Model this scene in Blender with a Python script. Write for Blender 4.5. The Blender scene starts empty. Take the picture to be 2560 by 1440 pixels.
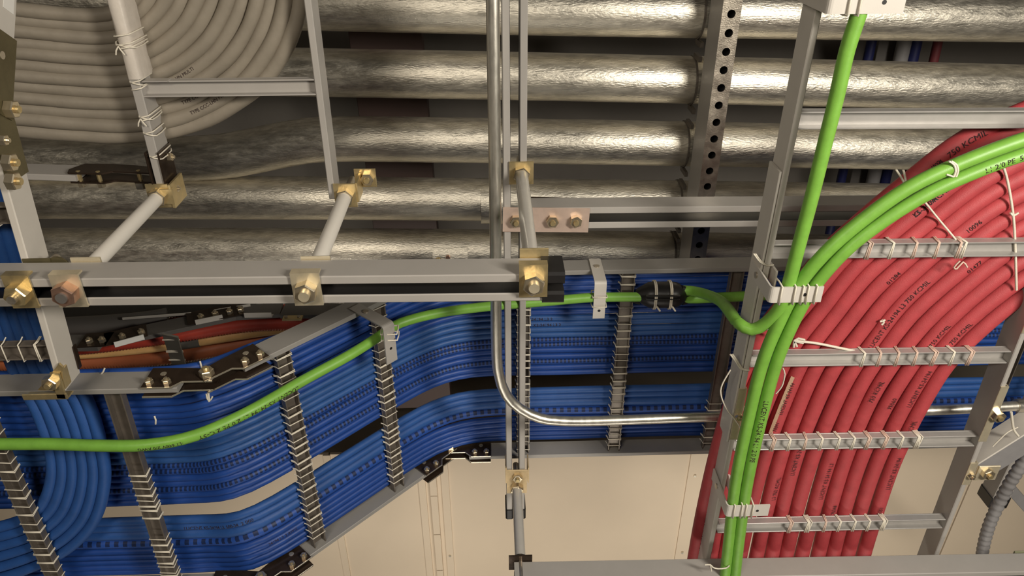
import bpy, math, random
from mathutils import Vector, Matrix, Quaternion
random.seed(7)
S = bpy.context.scene
COL = S.collection

# ------------------------------------------------------------------ camera
CZ = 1.60                      # eye height above the floor
F = 1850.0                     # focal length in pixels of a 2560 px wide frame
zc = Vector((1215 - 1280, 720 + 365, F)).normalized()      # world up, in camera axes (right, up, forward)
_a = 15.0
yc = Vector((_a, -(_a * zc.x + F * zc.z) / zc.y, F)).normalized()
xc = Vector((0.99953263, 0.01886587, 0.02405413)).normalized()
cam_d = bpy.data.cameras.new('camera'); cam = bpy.data.objects.new('camera', cam_d); COL.objects.link(cam)
cam_d.sensor_width = 36.0; cam_d.lens = 36.0 * F / 2560.0; cam_d.clip_start = 0.02
R = Matrix(((xc.x, xc.y, -xc.z), (yc.x, yc.y, -yc.z), (zc.x, zc.y, -zc.z)))
cam.matrix_world = Matrix.Translation((0, 0, CZ)) @ R.to_4x4()
S.camera = cam

# ------------------------------------------------------------------ world, lights, exposure
S.view_settings.view_transform = 'Standard'; S.view_settings.look = 'None'
S.view_settings.exposure = 0.0; S.view_settings.gamma = 1.0; S.view_settings.use_curve_mapping = False
W = bpy.data.worlds.new('room_air'); S.world = W; W.use_nodes = True
W.node_tree.nodes['Background'].inputs[0].default_value = (1.0, 0.95, 0.86, 1)
W.node_tree.nodes['Background'].inputs[1].default_value = 0.035

def area(name, loc, target, sx, sy, power, col, spread=180):
    l = bpy.data.lights.new(name, 'AREA'); l.shape = 'RECTANGLE'; l.size = sx; l.size_y = sy
    l.energy = power; l.color = col; l.spread = math.radians(spread)
    o = bpy.data.objects.new(name, l); COL.objects.link(o)
    o.location = Vector(loc) + Vector((0, 0, CZ))
    d = Vector(target) - Vector(loc)
    o.rotation_euler = d.to_track_quat('-Z', 'Y').to_euler()
    return o
area('key_lamp', (1.25, -0.25, -0.25), (0.1, 1.1, 1.6), 0.7, 0.25, 40, (1.0, 0.93, 0.82))
area('left_fill', (-0.7, -0.55, -0.45), (-0.3, 0.9, 1.2), 0.7, 0.25, 14, (1.0, 0.90, 0.76))  # added fill without a fixture, brightens the left rails and cables
area('front_fill', (0.35, 2.75, -0.45), (0.4, 2.5, 2.0), 2.6, 0.30, 17, (1.0, 0.92, 0.80), 100)  # added fill without a fixture, spread narrowed to brighten mainly the soffit

# ------------------------------------------------------------------ helpers
def ray(px, py):
    d = Vector((px - 1280, 720 - py, F))
    return Vector((d.dot(xc), d.dot(yc), d.dot(zc)))
def P(px, py, z):              # sight line met at height z above the eye
    w = ray(px, py); w = w * (z / w.z); return Vector((w.x, w.y, w.z + CZ))
def PY(px, py, Y):             # sight line met at the upright plane y = Y
    w = ray(px, py); w = w * (Y / w.y); return Vector((w.x, w.y, w.z + CZ))
def V(x, y, z): return Vector((x, y, z + CZ))

MATS = {}
def mat(name, col, rough=0.5, metal=0.0, var=0.0, vscale=30.0, bump=0.0, bscale=200.0, stretch=(1, 1, 1), rvar=0.0, dark=None, spec=0.5, dscale=None, coat=0.0):
    m = bpy.data.materials.new(name); m.use_nodes = True; nt = m.node_tree; N = nt.nodes; L = nt.links
    b = N['Principled BSDF']
    b.inputs['Base Color'].default_value = (*col, 1); b.inputs['Roughness'].default_value = rough
    b.inputs['Metallic'].default_value = metal; b.inputs['Specular IOR Level'].default_value = spec
    if coat: b.inputs['Coat Weight'].default_value = coat; b.inputs['Coat Roughness'].default_value = 0.25
    if var or bump or rvar or dark:
        tc = N.new('ShaderNodeTexCoord'); mp = N.new('ShaderNodeMapping'); mp.inputs['Scale'].default_value = stretch
        L.new(tc.outputs['Object'], mp.inputs['Vector'])
    if var or rvar:
        n = N.new('ShaderNodeTexNoise'); n.inputs['Scale'].default_value = vscale; n.inputs['Detail'].default_value = 6
        n.inputs['Roughness'].default_value = 0.65
        L.new(mp.outputs[0], n.inputs['Vector'])
        if var:
            r = N.new('ShaderNodeMapRange'); r.inputs[1].default_value = 0.25; r.inputs[2].default_value = 0.75
            r.inputs[3].default_value = 1 - var; r.inputs[4].default_value = 1 + var
            L.new(n.outputs['Fac'], r.inputs[0])
            mx = N.new('ShaderNodeMix'); mx.data_type = 'RGBA'; mx.blend_type = 'MULTIPLY'; mx.inputs[0].default_value = 1
            mx.inputs[6].default_value = (*col, 1)
            cb = N.new('ShaderNodeCombineColor'); [L.new(r.outputs[0], cb.inputs[i]) for i in range(3)]
            L.new(cb.outputs[0], mx.inputs[7]); src = mx.outputs[2]
            if dark:
                n2 = N.new('ShaderNodeTexNoise'); n2.inputs['Scale'].default_value = dscale or vscale * 2.2; n2.inputs['Detail'].default_value = 8
                n2.inputs['Roughness'].default_value = 0.7
                L.new(mp.outputs[0], n2.inputs['Vector'])
                cr = N.new('ShaderNodeMapRange'); cr.inputs[1].default_value = dark[1]; cr.inputs[2].default_value = dark[1] + 0.09
                L.new(n2.outputs['Fac'], cr.inputs[0])
                m2 = N.new('ShaderNodeMix'); m2.data_type = 'RGBA'; m2.inputs[7].default_value = (*dark[0], 1)
                L.new(cr.outputs[0], m2.inputs[0]); L.new(src, m2.inputs[6]); src = m2.outputs[2]
            L.new(src, b.inputs['Base Color'])
        if rvar:
            r2 = N.new('ShaderNodeMapRange'); r2.inputs[1].default_value = 0.3; r2.inputs[2].default_value = 0.7
            r2.inputs[3].default_value = rough - rvar; r2.inputs[4].default_value = rough + rvar
            L.new(n.outputs['Fac'], r2.inputs[0]); L.new(r2.outputs[0], b.inputs['Roughness'])
    if bump:
        n3 = N.new('ShaderNodeTexNoise'); n3.inputs['Scale'].default_value = bscale; n3.inputs['Detail'].default_value = 4
        L.new(mp.outputs[0], n3.inputs['Vector'])
        bp = N.new('ShaderNodeBump'); bp.inputs['Strength'].default_value = bump; bp.inputs['Distance'].default_value = 0.002
        L.new(n3.outputs['Fac'], bp.inputs['Height']); L.new(bp.outputs[0], b.inputs['Normal'])
    MATS[name] = m
    return m

def dash_mat(name, col, ink, pitch, duty, v0, vw, rough=0.5, var=0.12):
    """cable jacket with a printed row of dashes: u runs in metres along the cable, v once round it"""
    m = mat(name, col, rough, 0, var, 60, 0.12, 900); nt = m.node_tree; N = nt.nodes; L = nt.links
    b = N['Principled BSDF']; src = b.inputs['Base Color'].links[0].from_socket
    uv = N.new('ShaderNodeUVMap'); sp = N.new('ShaderNodeSeparateXYZ'); L.new(uv.outputs[0], sp.inputs[0])
    def math_(op, a, c):
        n = N.new('ShaderNodeMath'); n.operation = op
        for i, q in enumerate((a, c)):
            if q is None: continue
            if isinstance(q, (int, float)): n.inputs[i].default_value = q
            else: L.new(q, n.inputs[i])
        return n.outputs[0]
    fr = math_('FRACT', math_('MULTIPLY', sp.outputs[0], 1.0 / pitch), None)
    a1 = math_('LESS_THAN', fr, duty)
    a2 = math_('LESS_THAN', math_('ABSOLUTE', math_('SUBTRACT', sp.outputs[1], v0), None), vw)
    f = math_('MULTIPLY', math_('MULTIPLY', a1, a2), 0.80)
    mx = N.new('ShaderNodeMix'); mx.data_type = 'RGBA'; mx.inputs[7].default_value = (*ink, 1)
    L.new(f, mx.inputs[0]); L.new(src, mx.inputs[6]); L.new(mx.outputs[2], b.inputs['Base Color'])
    return m

M = MATS
mat('grey_paint', (0.40, 0.375, 0.345), 0.42, 0, 0.05, 14, 0.04, 500)
mat('ladder_grey', (0.30, 0.285, 0.265), 0.42, 0, 0.05, 14, 0.04, 500)  # darker copy of the grey settings, for the blue ladder rails
mat('pale_paint', (0.62, 0.58, 0.52), 0.45, 0, 0.05, 14, 0.04, 500)
mat('rung_steel', (0.34, 0.31, 0.28), 0.38, 0.35, 0.10, 40)
mat('galvanised', (0.78, 0.73, 0.62), 0.40, 0.90, 0.26, 90, 0.55, 330, (0.28, 1, 1), 0.10, ((0.09, 0.075, 0.055), 0.665), dscale=70)
mat('galvanised_coupling', (0.68, 0.64, 0.56), 0.34, 0.92, 0.25, 14, 0.25, 260, (1, 1, 1), 0.08)
mat('bright_conduit', (0.90, 0.86, 0.76), 0.36, 0.95, 0.10, 20, 0.05, 300, (4, 1, 1), 0.05)
mat('strut_steel', (0.58, 0.52, 0.43), 0.34, 0.85, 0.30, 26, 0.20, 320, (1, 1, 1), 0.10, ((0.10, 0.07, 0.05), 0.66))
mat('gold_zinc', (0.78, 0.62, 0.33), 0.33, 0.80, 0.16, 45, 0.06, 300, (1, 1, 1), 0.06)
mat('pink_zinc', (0.86, 0.66, 0.55), 0.36, 0.60, 0.14, 26, 0.05, 300)
mat('pale_zinc', (0.82, 0.72, 0.52), 0.35, 0.65, 0.12, 40, 0.05, 300)
mat('nut_zinc', (0.80, 0.69, 0.50), 0.26, 0.88, 0.14, 60)
mat('copper_nut', (0.74, 0.46, 0.34), 0.28, 0.85, 0.20, 60)
mat('dark_plate', (0.060, 0.040, 0.028), 0.20, 0.55, 0.35, 30, 0, 1, (1, 1, 1), 0.05)
mat('dark_plate_edge', (0.75, 0.68, 0.55), 0.25, 0.8, 0.1, 60)
mat('olive_plate', (0.165, 0.140, 0.075), 0.36, 0.55, 0.25, 24, 0.10, 200)
mat('sleeve_white', (0.80, 0.755, 0.68), 0.42, 0, 0.03, 20)
mat('sleeve_clear', (0.52, 0.49, 0.44), 0.22, 0, 0.06, 40, coat=0.6)
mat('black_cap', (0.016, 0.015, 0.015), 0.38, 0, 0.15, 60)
mat('cord_white', (0.78, 0.72, 0.60), 0.75, 0, 0.08, 400, 0.3, 1500)
mat('cord_tan', (0.70, 0.52, 0.42), 0.75, 0, 0.10, 400, 0.3, 1500)
mat('red_jacket', (0.46, 0.058, 0.066), 0.58, 0, 0.14, 38, 0.25, 700, (1, 1, 1), 0.0, ((0.62, 0.30, 0.27), 0.70), dscale=26)
mat('green_jacket', (0.20, 0.44, 0.06), 0.42, 0, 0.12, 50, 0.10, 900)
mat('grey_jacket', (0.27, 0.235, 0.185), 0.55, 0, 0.10, 18, 0.35, 60)
mat('brown_duct', (0.50, 0.15, 0.06), 0.5, 0, 0.12, 40)
mat('red_duct', (0.48, 0.055, 0.032), 0.5, 0, 0.12, 40)
mat('tan_duct', (0.80, 0.47, 0.18), 0.45, 0, 0.12, 40)
mat('grey_tape', (0.125, 0.115, 0.095), 0.5, 0, 0.12, 60)
mat('plastic_wrap', (0.66, 0.60, 0.53), 0.30, 0, 0.12, 22, 0.9, 36, coat=0.5)
mat('print_ink', (0.030, 0.012, 0.012), 0.7)
mat('white_label', (0.85, 0.83, 0.78), 0.6)
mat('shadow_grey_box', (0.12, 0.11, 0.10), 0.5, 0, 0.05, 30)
mat('flex_grey', (0.26, 0.25, 0.25), 0.5, 0, 0.08, 50)
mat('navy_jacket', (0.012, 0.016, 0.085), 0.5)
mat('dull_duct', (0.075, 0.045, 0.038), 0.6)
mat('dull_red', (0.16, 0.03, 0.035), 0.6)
mat('rung_dark', (0.17, 0.145, 0.12), 0.38, 0.35, 0.18, 40)
mat('rung_pale', (0.40, 0.38, 0.355), 0.36, 0.25, 0.08, 40)
mat('gold_dull', (0.55, 0.42, 0.24), 0.55, 0.35, 0.2, 40)
mat('olive_clip', (0.25, 0.25, 0.15), 0.5)
BL = (0.013, 0.060, 0.280)
mat('blue_jacket', BL, 0.46, 0, 0.16, 30, 0.12, 900)
mat('blue_jacket_pale', (0.026, 0.095, 0.300), 0.50, 0, 0.16, 30, 0.12, 900)
mat('blue_big', (0.022, 0.090, 0.310), 0.52, 0, 0.14, 26, 0.20, 700)
dash_mat('blue_dash_small', BL, (0.003, 0.007, 0.022), 0.0095, 0.55, 0.60, 0.10)
dash_mat('blue_dash_big', (0.018, 0.075, 0.34), (0.003, 0.007, 0.022), 0.0185, 0.5, 0.60, 0.085)
dash_mat('red_dash', (0.44, 0.055, 0.06), (0.05, 0.008, 0.010), 0.013, 0.5, 0.60, 0.11)

ORD = 'first second third fourth fifth sixth seventh eighth ninth tenth eleventh twelfth thirteenth fourteenth fifteenth sixteenth seventeenth eighteenth'.split()
class MB:
    def __init__(s): s.v = []; s.f = []; s.uv = []; s.sm = []
    def face(s, idx, smooth=False, uv=None): s.f.append(idx); s.sm.append(smooth); s.uv.append(uv)
    def prism(s, poly, p0, p1, side, up, smooth=False, cap=True):
        """polygon (side, up) coordinates swept from p0 to p1"""
        n = len(poly); b = len(s.v)
        for p in (p0, p1):
            for a, c in poly: s.v.append(p + side * a + up * c)
        for i in range(n):
            j = (i + 1) % n
            s.face((b + i, b + j, b + n + j, b + n + i), smooth)
        if cap:
            s.face(tuple(b + i for i in range(n))[::-1]); s.face(tuple(b + n + i for i in range(n)))
        return s
    def bar(s, p0, p1, s0, s1, z0, z1, up=Vector((0, 0, 1)), ch=0.0012):
        d = (p1 - p0).normalized(); side = d.cross(up).normalized(); u = side.cross(d).normalized()
        c = min(ch, (s1 - s0) * 0.3, (z1 - z0) * 0.3)
        poly = [(s0 + c, z0), (s1 - c, z0), (s1, z0 + c), (s1, z1 - c), (s1 - c, z1), (s0 + c, z1), (s0, z1 - c), (s0, z0 + c)]
        return s.prism(poly, p0, p1, side, u)
    def box(s, c, sx, sy, sz, rz=0.0, ch=0.001):
        d = Vector((math.cos(rz), math.sin(rz), 0)) * (sx / 2)
        return s.bar(c - d, c + d, -sy / 2, sy / 2, -sz / 2, sz / 2, ch=ch)
    def tube(s, pts, r, n=10, caps=True, rf=None, smooth=True, up=Vector((0, 0, 1))):
        b = len(s.v); L = 0.0; m = len(pts); us = []
        for i, p in enumerate(pts):
            t = (pts[min(i + 1, m - 1)] - pts[max(i - 1, 0)]).normalized()
            sd = t.cross(up)
            if sd.length < 1e-4: sd = t.cross(Vector((0, 1, 0)))
            sd.normalize(); u = sd.cross(t)
            if i: L += (p - pts[i - 1]).length
            us.append(L); rr = rf(i, L) if rf else r
            for k in range(n):
                a = 2 * math.pi * k / n - math.pi
                s.v.append(p + (-u * math.cos(a) + sd * math.sin(a)) * rr)
        for i in range(m - 1):
            for k in range(n):
                j = (k + 1) % n
                v0 = k / n; v1 = (k + 1) / n
                s.face((b + i * n + k, b + i * n + j, b + (i + 1) * n + j, b + (i + 1) * n + k), smooth,
                       ((us[i], v0), (us[i], v1), (us[i + 1], v1), (us[i + 1], v0)))
        if caps:
            s.cap(b, n, True); s.cap(b + (m - 1) * n, n, False)
        return s
    def cap(s, b, n, rev):
        c = len(s.v); s.v += [s.v[b + k].copy() for k in range(n)]; i = tuple(c + k for k in range(n)); s.face(i[::-1] if rev else i)
    def cyl(s, p0, p1, r, n=16, r1=None):
        d = (p1 - p0).normalized(); ref = Vector((0, 0, 1)) if abs(d.z) < 0.9 else Vector((0, 1, 0))
        a = d.cross(ref).normalized(); c = a.cross(d); b = len(s.v)
        for p, rr in ((p0, r), (p1, r if r1 is None else r1)):
            for k in range(n):
                t = 2 * math.pi * k / n; s.v.append(p + (a * math.cos(t) + c * math.sin(t)) * rr)
        for k in range(n):
            j = (k + 1) % n; s.face((b + k, b + j, b + n + j, b + n + k), n > 8)
        s.cap(b, n, True); s.cap(b + n, n, False)
        return s
    def mesh(s, name, m, off=Vector((0, 0, 0))):
        me = bpy.data.meshes.new(name)
        me.from_pydata([tuple(v - off) for v in s.v], [], s.f)
        me.materials.append(M[m] if isinstance(m, str) else m)
        me.polygons.foreach_set('use_smooth', s.sm)
        if any(u is not None for u in s.uv):
            l = me.uv_layers.new(name='UVMap'); i = 0; data = []
            for f, u in zip(s.f, s.uv):
                if u is None: u = ((0, 0.0),) * len(f)
                for q in u: data += [q[0], q[1]]
            l.data.foreach_set('uv', data)
        me.update()
        import bmesh
        bm = bmesh.new(); bm.from_mesh(me); bmesh.ops.recalc_face_normals(bm, faces=bm.faces); bm.to_mesh(me); bm.free()
        return me

ORG = {}
def tag(o, label=None, cat=None, group=None, kind=None):
    if label: o['label'] = label
    if cat: o['category'] = cat
    if group: o['group'] = group
    if kind: o['kind'] = kind
    return o
def thing(name, loc, label, cat, group=None):
    o = bpy.data.objects.new(name, None); COL.objects.link(o); o.location = loc; o.empty_display_size = 0.02
    ORG[o.name] = Vector(loc); return tag(o, label, cat, group)
def part(name, mb, m, parent, label=None, kind=None):
    off = ORG[parent.name]
    o = bpy.data.objects.new(name, mb.mesh(name, m, off)); COL.objects.link(o); o.parent = parent
    ORG[o.name] = off; return tag(o, label, None, None, kind)
def solo(name, mb, m, label, cat, group=None, kind=None, loc=None):
    if loc is None:
        n = len(mb.v); loc = sum(mb.v, Vector()) / n
        loc.z = min(v.z for v in mb.v)
    o = bpy.data.objects.new(name, mb.mesh(name, m, loc)); COL.objects.link(o); o.location = loc
    ORG[o.name] = Vector(loc); return tag(o, label, cat, group, kind)
def inst(name, me, parent, loc, d=None, spin=0.0, quat=None, scale=1.0):
    o = bpy.data.objects.new(name, me); COL.objects.link(o); o.parent = parent
    o.location = Vector(loc) - ORG[parent.name]
    q = quat if quat else (Vector(d).to_track_quat('Z', 'Y') @ Quaternion((0, 0, 1), spin) if d is not None else Quaternion())
    o.rotation_mode = 'QUATERNION'; o.rotation_quaternion = q; o.scale = (scale,) * 3
    ORG[o.name] = ORG[parent.name]; return o
def spline(pts, step=0.02):
    """centripetal-ish Catmull-Rom through pts, resampled"""
    q = [pts[0] * 2 - pts[1]] + list(pts) + [pts[-1] * 2 - pts[-2]]; out = []
    for i in range(1, len(q) - 2):
        a, b, c, d = q[i - 1], q[i], q[i + 1], q[i + 2]; n = max(2, int((c - b).length / step))
        for k in range(n):
            t = k / n
            out.append(0.5 * ((2 * b) + (c - a) * t + (2 * a - 5 * b + 4 * c - d) * t * t + (3 * b - a - 3 * c + d) * t ** 3))
    out.append(pts[-1]); return out

def hexmesh(name, af, h, rod, out, m, chamf=0.12):
    """hex nut along +Z with a rod end standing out of it"""
    mb = MB(); R_ = af / math.sqrt(3)
    for r0, r1, z0, z1 in ((R_, R_, 0, h * (1 - chamf)), (R_, R_ * 0.9, h * (1 - chamf), h)):
        mb.cyl(Vector((0, 0, z0)), Vector((0, 0, z1)), r0, 6, r1)
    return mb.mesh(name, m)
def rodmesh(name, r, h, m):
    mb = MB(); n = max(3, int(h / 0.0022))
    pts = [Vector((0, 0, h * i / (2 * n))) for i in range(2 * n + 1)]
    mb.tube(pts, r, 12, True, rf=lambda i, L: r * (1.0 if i % 2 else 0.88), smooth=False)
    return mb.mesh(name, m)
NUT_L = hexmesh('nut', 0.0285, 0.016, 0, 0, 'nut_zinc')
NUT_LC = hexmesh('nut', 0.0300, 0.018, 0, 0, 'copper_nut')
NUT_LG = hexmesh('nut', 0.0285, 0.016, 0, 0, 'gold_zinc')
NUT_M = hexmesh('nut', 0.0220, 0.012, 0, 0, 'nut_zinc')
NUT_MC = hexmesh('nut', 0.0220, 0.012, 0, 0, 'copper_nut')
NUT_S = hexmesh('nut', 0.0130, 0.008, 0, 0, 'nut_zinc')
STUD_L = rodmesh('stud', 0.0078, 0.022, 'strut_steel')
STUD_M = rodmesh('stud', 0.0055, 0.017, 'gold_zinc')
STUD_S = rodmesh('stud', 0.0033, 0.012, 'nut_zinc')
DN = Vector((0, 0, -1))

def bolt(parent, p, d, size='M', spin=0.0, nut=None):
    nm = {'L': NUT_L, 'M': NUT_M, 'S': NUT_S}[size] if nut is None else nut
    a = inst('nut', nm, parent, p, d, spin)
    b = inst('stud', {'L': STUD_L, 'M': STUD_M, 'S': STUD_S}[size], parent, p, d, spin)
    return a

TXT = {}
def text_geo(body, size):
    k = (body, size)
    if k not in TXT:
        cu = bpy.data.curves.new('t', 'FONT'); cu.body = body; cu.size = size; cu.resolution_u = 2
        ob = bpy.data.objects.new('t', cu); COL.objects.link(ob)
        bpy.context.view_layer.update()
        me = ob.evaluated_get(bpy.context.evaluated_depsgraph_get()).to_mesh()
        TXT[k] = ([(v.co.x, v.co.y) for v in me.vertices], [tuple(p.vertices) for p in me.polygons])
        bpy.data.objects.remove(ob); bpy.data.curves.remove(cu)
    return TXT[k]
def print_on(parent, pts, r, s0, body, size, ang=0.0, m='print_ink', stretch=1.0):
    vs, fs = text_geo(body, size); mb = MB()
    Ls = [0.0]
    for i in range(1, len(pts)): Ls.append(Ls[-1] + (pts[i] - pts[i - 1]).length)
    for x, y in vs:
        s = s0 + x * stretch; i = 0
        while i < len(Ls) - 2 and Ls[i + 1] < s: i += 1
        t = (s - Ls[i]) / max(1e-6, Ls[i + 1] - Ls[i]); p = pts[i].lerp(pts[i + 1], t)
        ti = (pts[min(i + 2, len(pts) - 1)] - pts[max(i - 1, 0)]).normalized()
        sd = ti.cross(Vector((0, 0, 1))).normalized(); u = sd.cross(ti)
        a = ang + (y - size * 0.35) / r
        mb.v.append(p + (-u * math.cos(a) + sd * math.sin(a)) * (r + 0.0005))
    for f in fs: mb.face(f)
    return part('printing', mb, m, parent)

RAILH = 0.0508
def rung_mb(pA, pB, w, depth=0.016, up=Vector((0, 0, 1)), t=0.0026):
    mb = MB()
    mb.bar(pA, pB, -w / 2, w / 2, depth - t, depth, up, 0.0004)
    mb.bar(pA, pB, -w / 2, -w / 2 + t, 0, depth - t, up, 0.0004)
    mb.bar(pA, pB, w / 2 - t, w / 2, 0, depth - t, up, 0.0004)
    return mb
def stitch_mesh(name, w, depth, strands, rad, m, flare=0.0015, skew=0.0):
    """cord wrapped under a rung: local X across the rung, Y along it, Z up from the rung's lower edge"""
    mb = MB(); e = w / 2 + rad
    for k in range(strands):
        y = (k - (strands - 1) / 2) * rad * 2.1; j = random.uniform(-1, 1) * rad
        pts = [Vector((-e - 0.003, y + skew, depth + flare)), Vector((-e, y + skew * 0.5, depth * 0.5)), Vector((-e, y + j, -rad)),
               Vector((0, y + j * 0.3, -rad)), Vector((e, y - j, -rad)), Vector((e, y - skew * 0.5, depth * 0.5)), Vector((e + flare * 0.2, y - skew, depth + flare))]
        mb.tube(pts, rad, 5, True, up=Vector((0, 1, 0.01)), smooth=True)
    return mb.mesh(name, m)
STITCH = [stitch_mesh('stitch', 0.030, 0.016, n, 0.0011, 'cord_white', skew=sk) for n, sk in ((1, 0.001), (1, -0.001), (2, 0.002), (2, -0.0015))]
STITCH_W = [stitch_mesh('stitch', 0.028, 0.018, n, 0.0014, c, skew=sk) for n, sk, c in ((2, 0.003, 'cord_white'), (3, 0.001, 'cord_tan'), (4, 0.002, 'cord_white'), (2, -0.002, 'cord_tan'))]
def lacing(pA, pB, ts, label, group, up=Vector((0, 0, 1)), kinds=None, wide=False):
    """waxed cord stitched along one rung: one thing, each stitch a part"""
    d = (pB - pA).normalized(); side = d.cross(up).normalized(); u = side.cross(d)
    q = Matrix((side, d, u)).transposed().to_quaternion()
    t = thing('lacing_cord', pA.lerp(pB, 0.5), label, 'cord', group)
    src = STITCH_W if wide else STITCH
    for k in ts:
        inst('stitch', random.choice(src) if kinds is None else src[kinds], t, pA.lerp(pB, k), quat=q)
    return t

def dchannel(name, p0, p1, label, w=0.0455, h=RAILH, bar=0.0138, cap0=False, cap1=False, m='grey_paint'):
    """double framing channel: two flat bars side by side, lower edge at the z of p0/p1"""
    t = thing(name, p0.lerp(p1, 0.5), label, 'channel')
    d = (p1 - p0).normalized()
    for s0, s1 in ((-w / 2, -w / 2 + bar), (w / 2 - bar, w / 2)):
        mb = MB(); mb.bar(p0, p1, s0, s1, 0, h, ch=0.0016); part('bar', mb, m, t)
        si = s1 if s0 < 0 else s0; mb = MB(); mb.bar(p0, p1, si - 0.0006, si + 0.0006, 0.0022, h - 0.001, ch=0.0001); part('shade_strip', mb, 'black_cap', t, 'black strip standing for shade in the open gap')  # black strips paint the shade between the two bars
        for on, p, dd in ((cap0, p0, -d), (cap1, p1, d)):
            if on:
                mb = MB(); a = p - dd * 0.022; b = p + dd * 0.010
                q = (a, b) if dd.dot(d) > 0 else (b, a)
                mb.bar(q[0], q[1], s0 - 0.003, s1 + 0.003, -0.003, h + 0.003, ch=0.004); part('end_cap', mb, 'black_cap', t, 'black rubber end cap')
    return t

# ================================================================== ROOM
HC = 2.50
def slab(name, x0, x1, y0, y1, z0, z1, m, kind='structure', parent=None):
    mb = MB(); c = V((x0 + x1) / 2, (y0 + y1) / 2, (z0 + z1) / 2); mb.box(c, x1 - x0, y1 - y0, z1 - z0, 0, 0.001)
    if parent: return part(name, mb, m, parent)
    o = solo(name, mb, m, None, None, None, kind); return o
mat('floor_vinyl', (0.26, 0.24, 0.21), 0.35, 0, 0.08, 4)
mat('wall_paint', (0.12, 0.115, 0.11), 0.7, 0, 0.04, 3)
mat('ceiling_paint', (0.70, 0.585, 0.445), 0.6, 0, 0.03, 3, 0.05, 300)
mat('ceiling_joint', (0.26, 0.22, 0.17), 0.7)
slab('floor', -3.2, 3.6, -2.6, 4.6, -1.64, -1.60, 'floor_vinyl')
slab('wall_back', -3.2, 3.6, -2.66, -2.60, -1.6, HC + 0.02, 'wall_paint')
slab('wall_front', -3.2, 3.6, 4.60, 4.66, -1.6, HC + 0.02, 'wall_paint')
slab('wall_left', -3.26, -3.20, -2.6, 4.6, -1.6, HC + 0.02, 'wall_paint')
slab('wall_right', 3.60, 3.66, -2.6, 4.6, -1.6, HC + 0.02, 'wall_paint')
HS, YS = 2.06, 1.905                                             # beige soffit ahead, higher deck in a darker tone over the pipes
mat('deck_tone', (0.165, 0.15, 0.13), 0.8, 0, 0.10, 5)
slab('ceiling', -3.2, 3.6, -2.6, 4.6, HC + 0.012, HC + 0.05, 'deck_tone')
ceil = slab('trim_soffit', -3.2, 3.6, YS, 4.6, HS + 0.012, HC + 0.010, 'ceiling_joint')
xs = [-3.2, -1.75, -0.62, -0.245, 0.752, 1.85, 3.6]
for i in range(len(xs) - 1):
    slab('panel', xs[i] + 0.003, xs[i + 1] - 0.003, YS, 4.6, HS, HS + 0.012, 'ceiling_paint', parent=ceil)
for x, w, d in ((-0.628, 0.026, 0.006), (0.752, 0.052, 0.006), (-0.288, 0.026, 0.008), (-0.200, 0.028, 0.008)):
    slab('batten', x - w / 2, x + w / 2, YS, 4.6, HS - d, HS, 'ceiling_paint', parent=ceil)
yy = YS
while yy < 4.4:                                                    # piano-hinge like cover strip over the joint
    slab('cover_strip', -0.258, -0.232, yy, yy + 0.209, HS - 0.016, HS, 'ceiling_paint', parent=ceil); yy += 0.212
for x, y in ((-0.200, 2.46), (0.752, 2.48), (0.752, 2.05)):
    mb = MB(); mb.cyl(V(x, y, HS - 0.012), V(x, y, HS), 0.005, 10); part('screw', mb, 'galvanised', ceil)

# ================================================================== BIG GALVANISED PIPES
PZ, PR = 1.83, 0.0572
def pipe(pix, label, coup=(), extra=None):
    pts = [P(x, y, PZ) for x, y in pix]
    d0 = (pts[1] - pts[0]).normalized(); d1 = (pts[-1] - pts[-2]).normalized()
    pts = [pts[0] - d0 * 0.9] + pts + [pts[-1] + d1 * 0.9]
    pp = spline(pts, 0.05)
    t = thing('steel_pipe', sum(pts, Vector()) / len(pts), label, 'pipe', None)
    mb = MB(); mb.tube(pp, PR, 28); part('tube', mb, 'galvanised', t)
    for xa, xb, dr in coup:
        i0 = pts[1].lerp(pts[-2], 0); a = min(pp, key=lambda q: abs(q.x - P(xa, pix[0][1], PZ).x)); b = min(pp, key=lambda q: abs(q.x - P(xb, pix[0][1], PZ).x))
        pa = P(xa, pix[0][1] + (pix[-1][1] - pix[0][1]) * (xa - pix[0][0]) / (pix[-1][0] - pix[0][0]), PZ)
        pb = P(xb, pix[0][1] + (pix[-1][1] - pix[0][1]) * (xb - pix[0][0]) / (pix[-1][0] - pix[0][0]), PZ)
        mb = MB(); mb.cyl(pa, pb, PR + dr, 28); c = part('coupling', mb, 'galvanised', t)
        if extra: mb = MB(); q = pa.lerp(pb, 0.45) + Vector((0, -0.018, -PR - dr + 0.002)); mb.cyl(q, q + Vector((0, 0, -0.008)), 0.006, 8); part('screw', mb, 'copper_nut', c)
    return t, pp
pipes = []
pipes.append(pipe([(780, 12), (1500, 28), (2450, 42)], 'galvanised steel pipe, first of the ceiling row, beside the uppermost bracket arm'))
pipes.append(pipe([(760, 181), (1500, 195), (2450, 218)], 'galvanised steel pipe, second of the ceiling row, crossing behind the grey cable bend'))
pipes.append(pipe([(60, 398), (300, 399), (470, 397), (580, 388), (680, 368), (770, 352), (860, 348), (1100, 350), (1500, 356), (2300, 370)], 'galvanised steel pipe with an offset bend, third of the ceiling row'))
pipes.append(pipe([(100, 492), (850, 496), (1500, 502), (2300, 512)], 'galvanised steel pipe, fourth of the ceiling row, behind the channel junction plate', coup=((1203, 1262, 0.004),)))
pipes.append(pipe([(100, 622), (850, 622), (1500, 628), (2300, 640)], 'galvanised steel pipe with a screwed coupling, fifth of the ceiling row', coup=((1085, 1170, 0.005),), extra=True))
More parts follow.
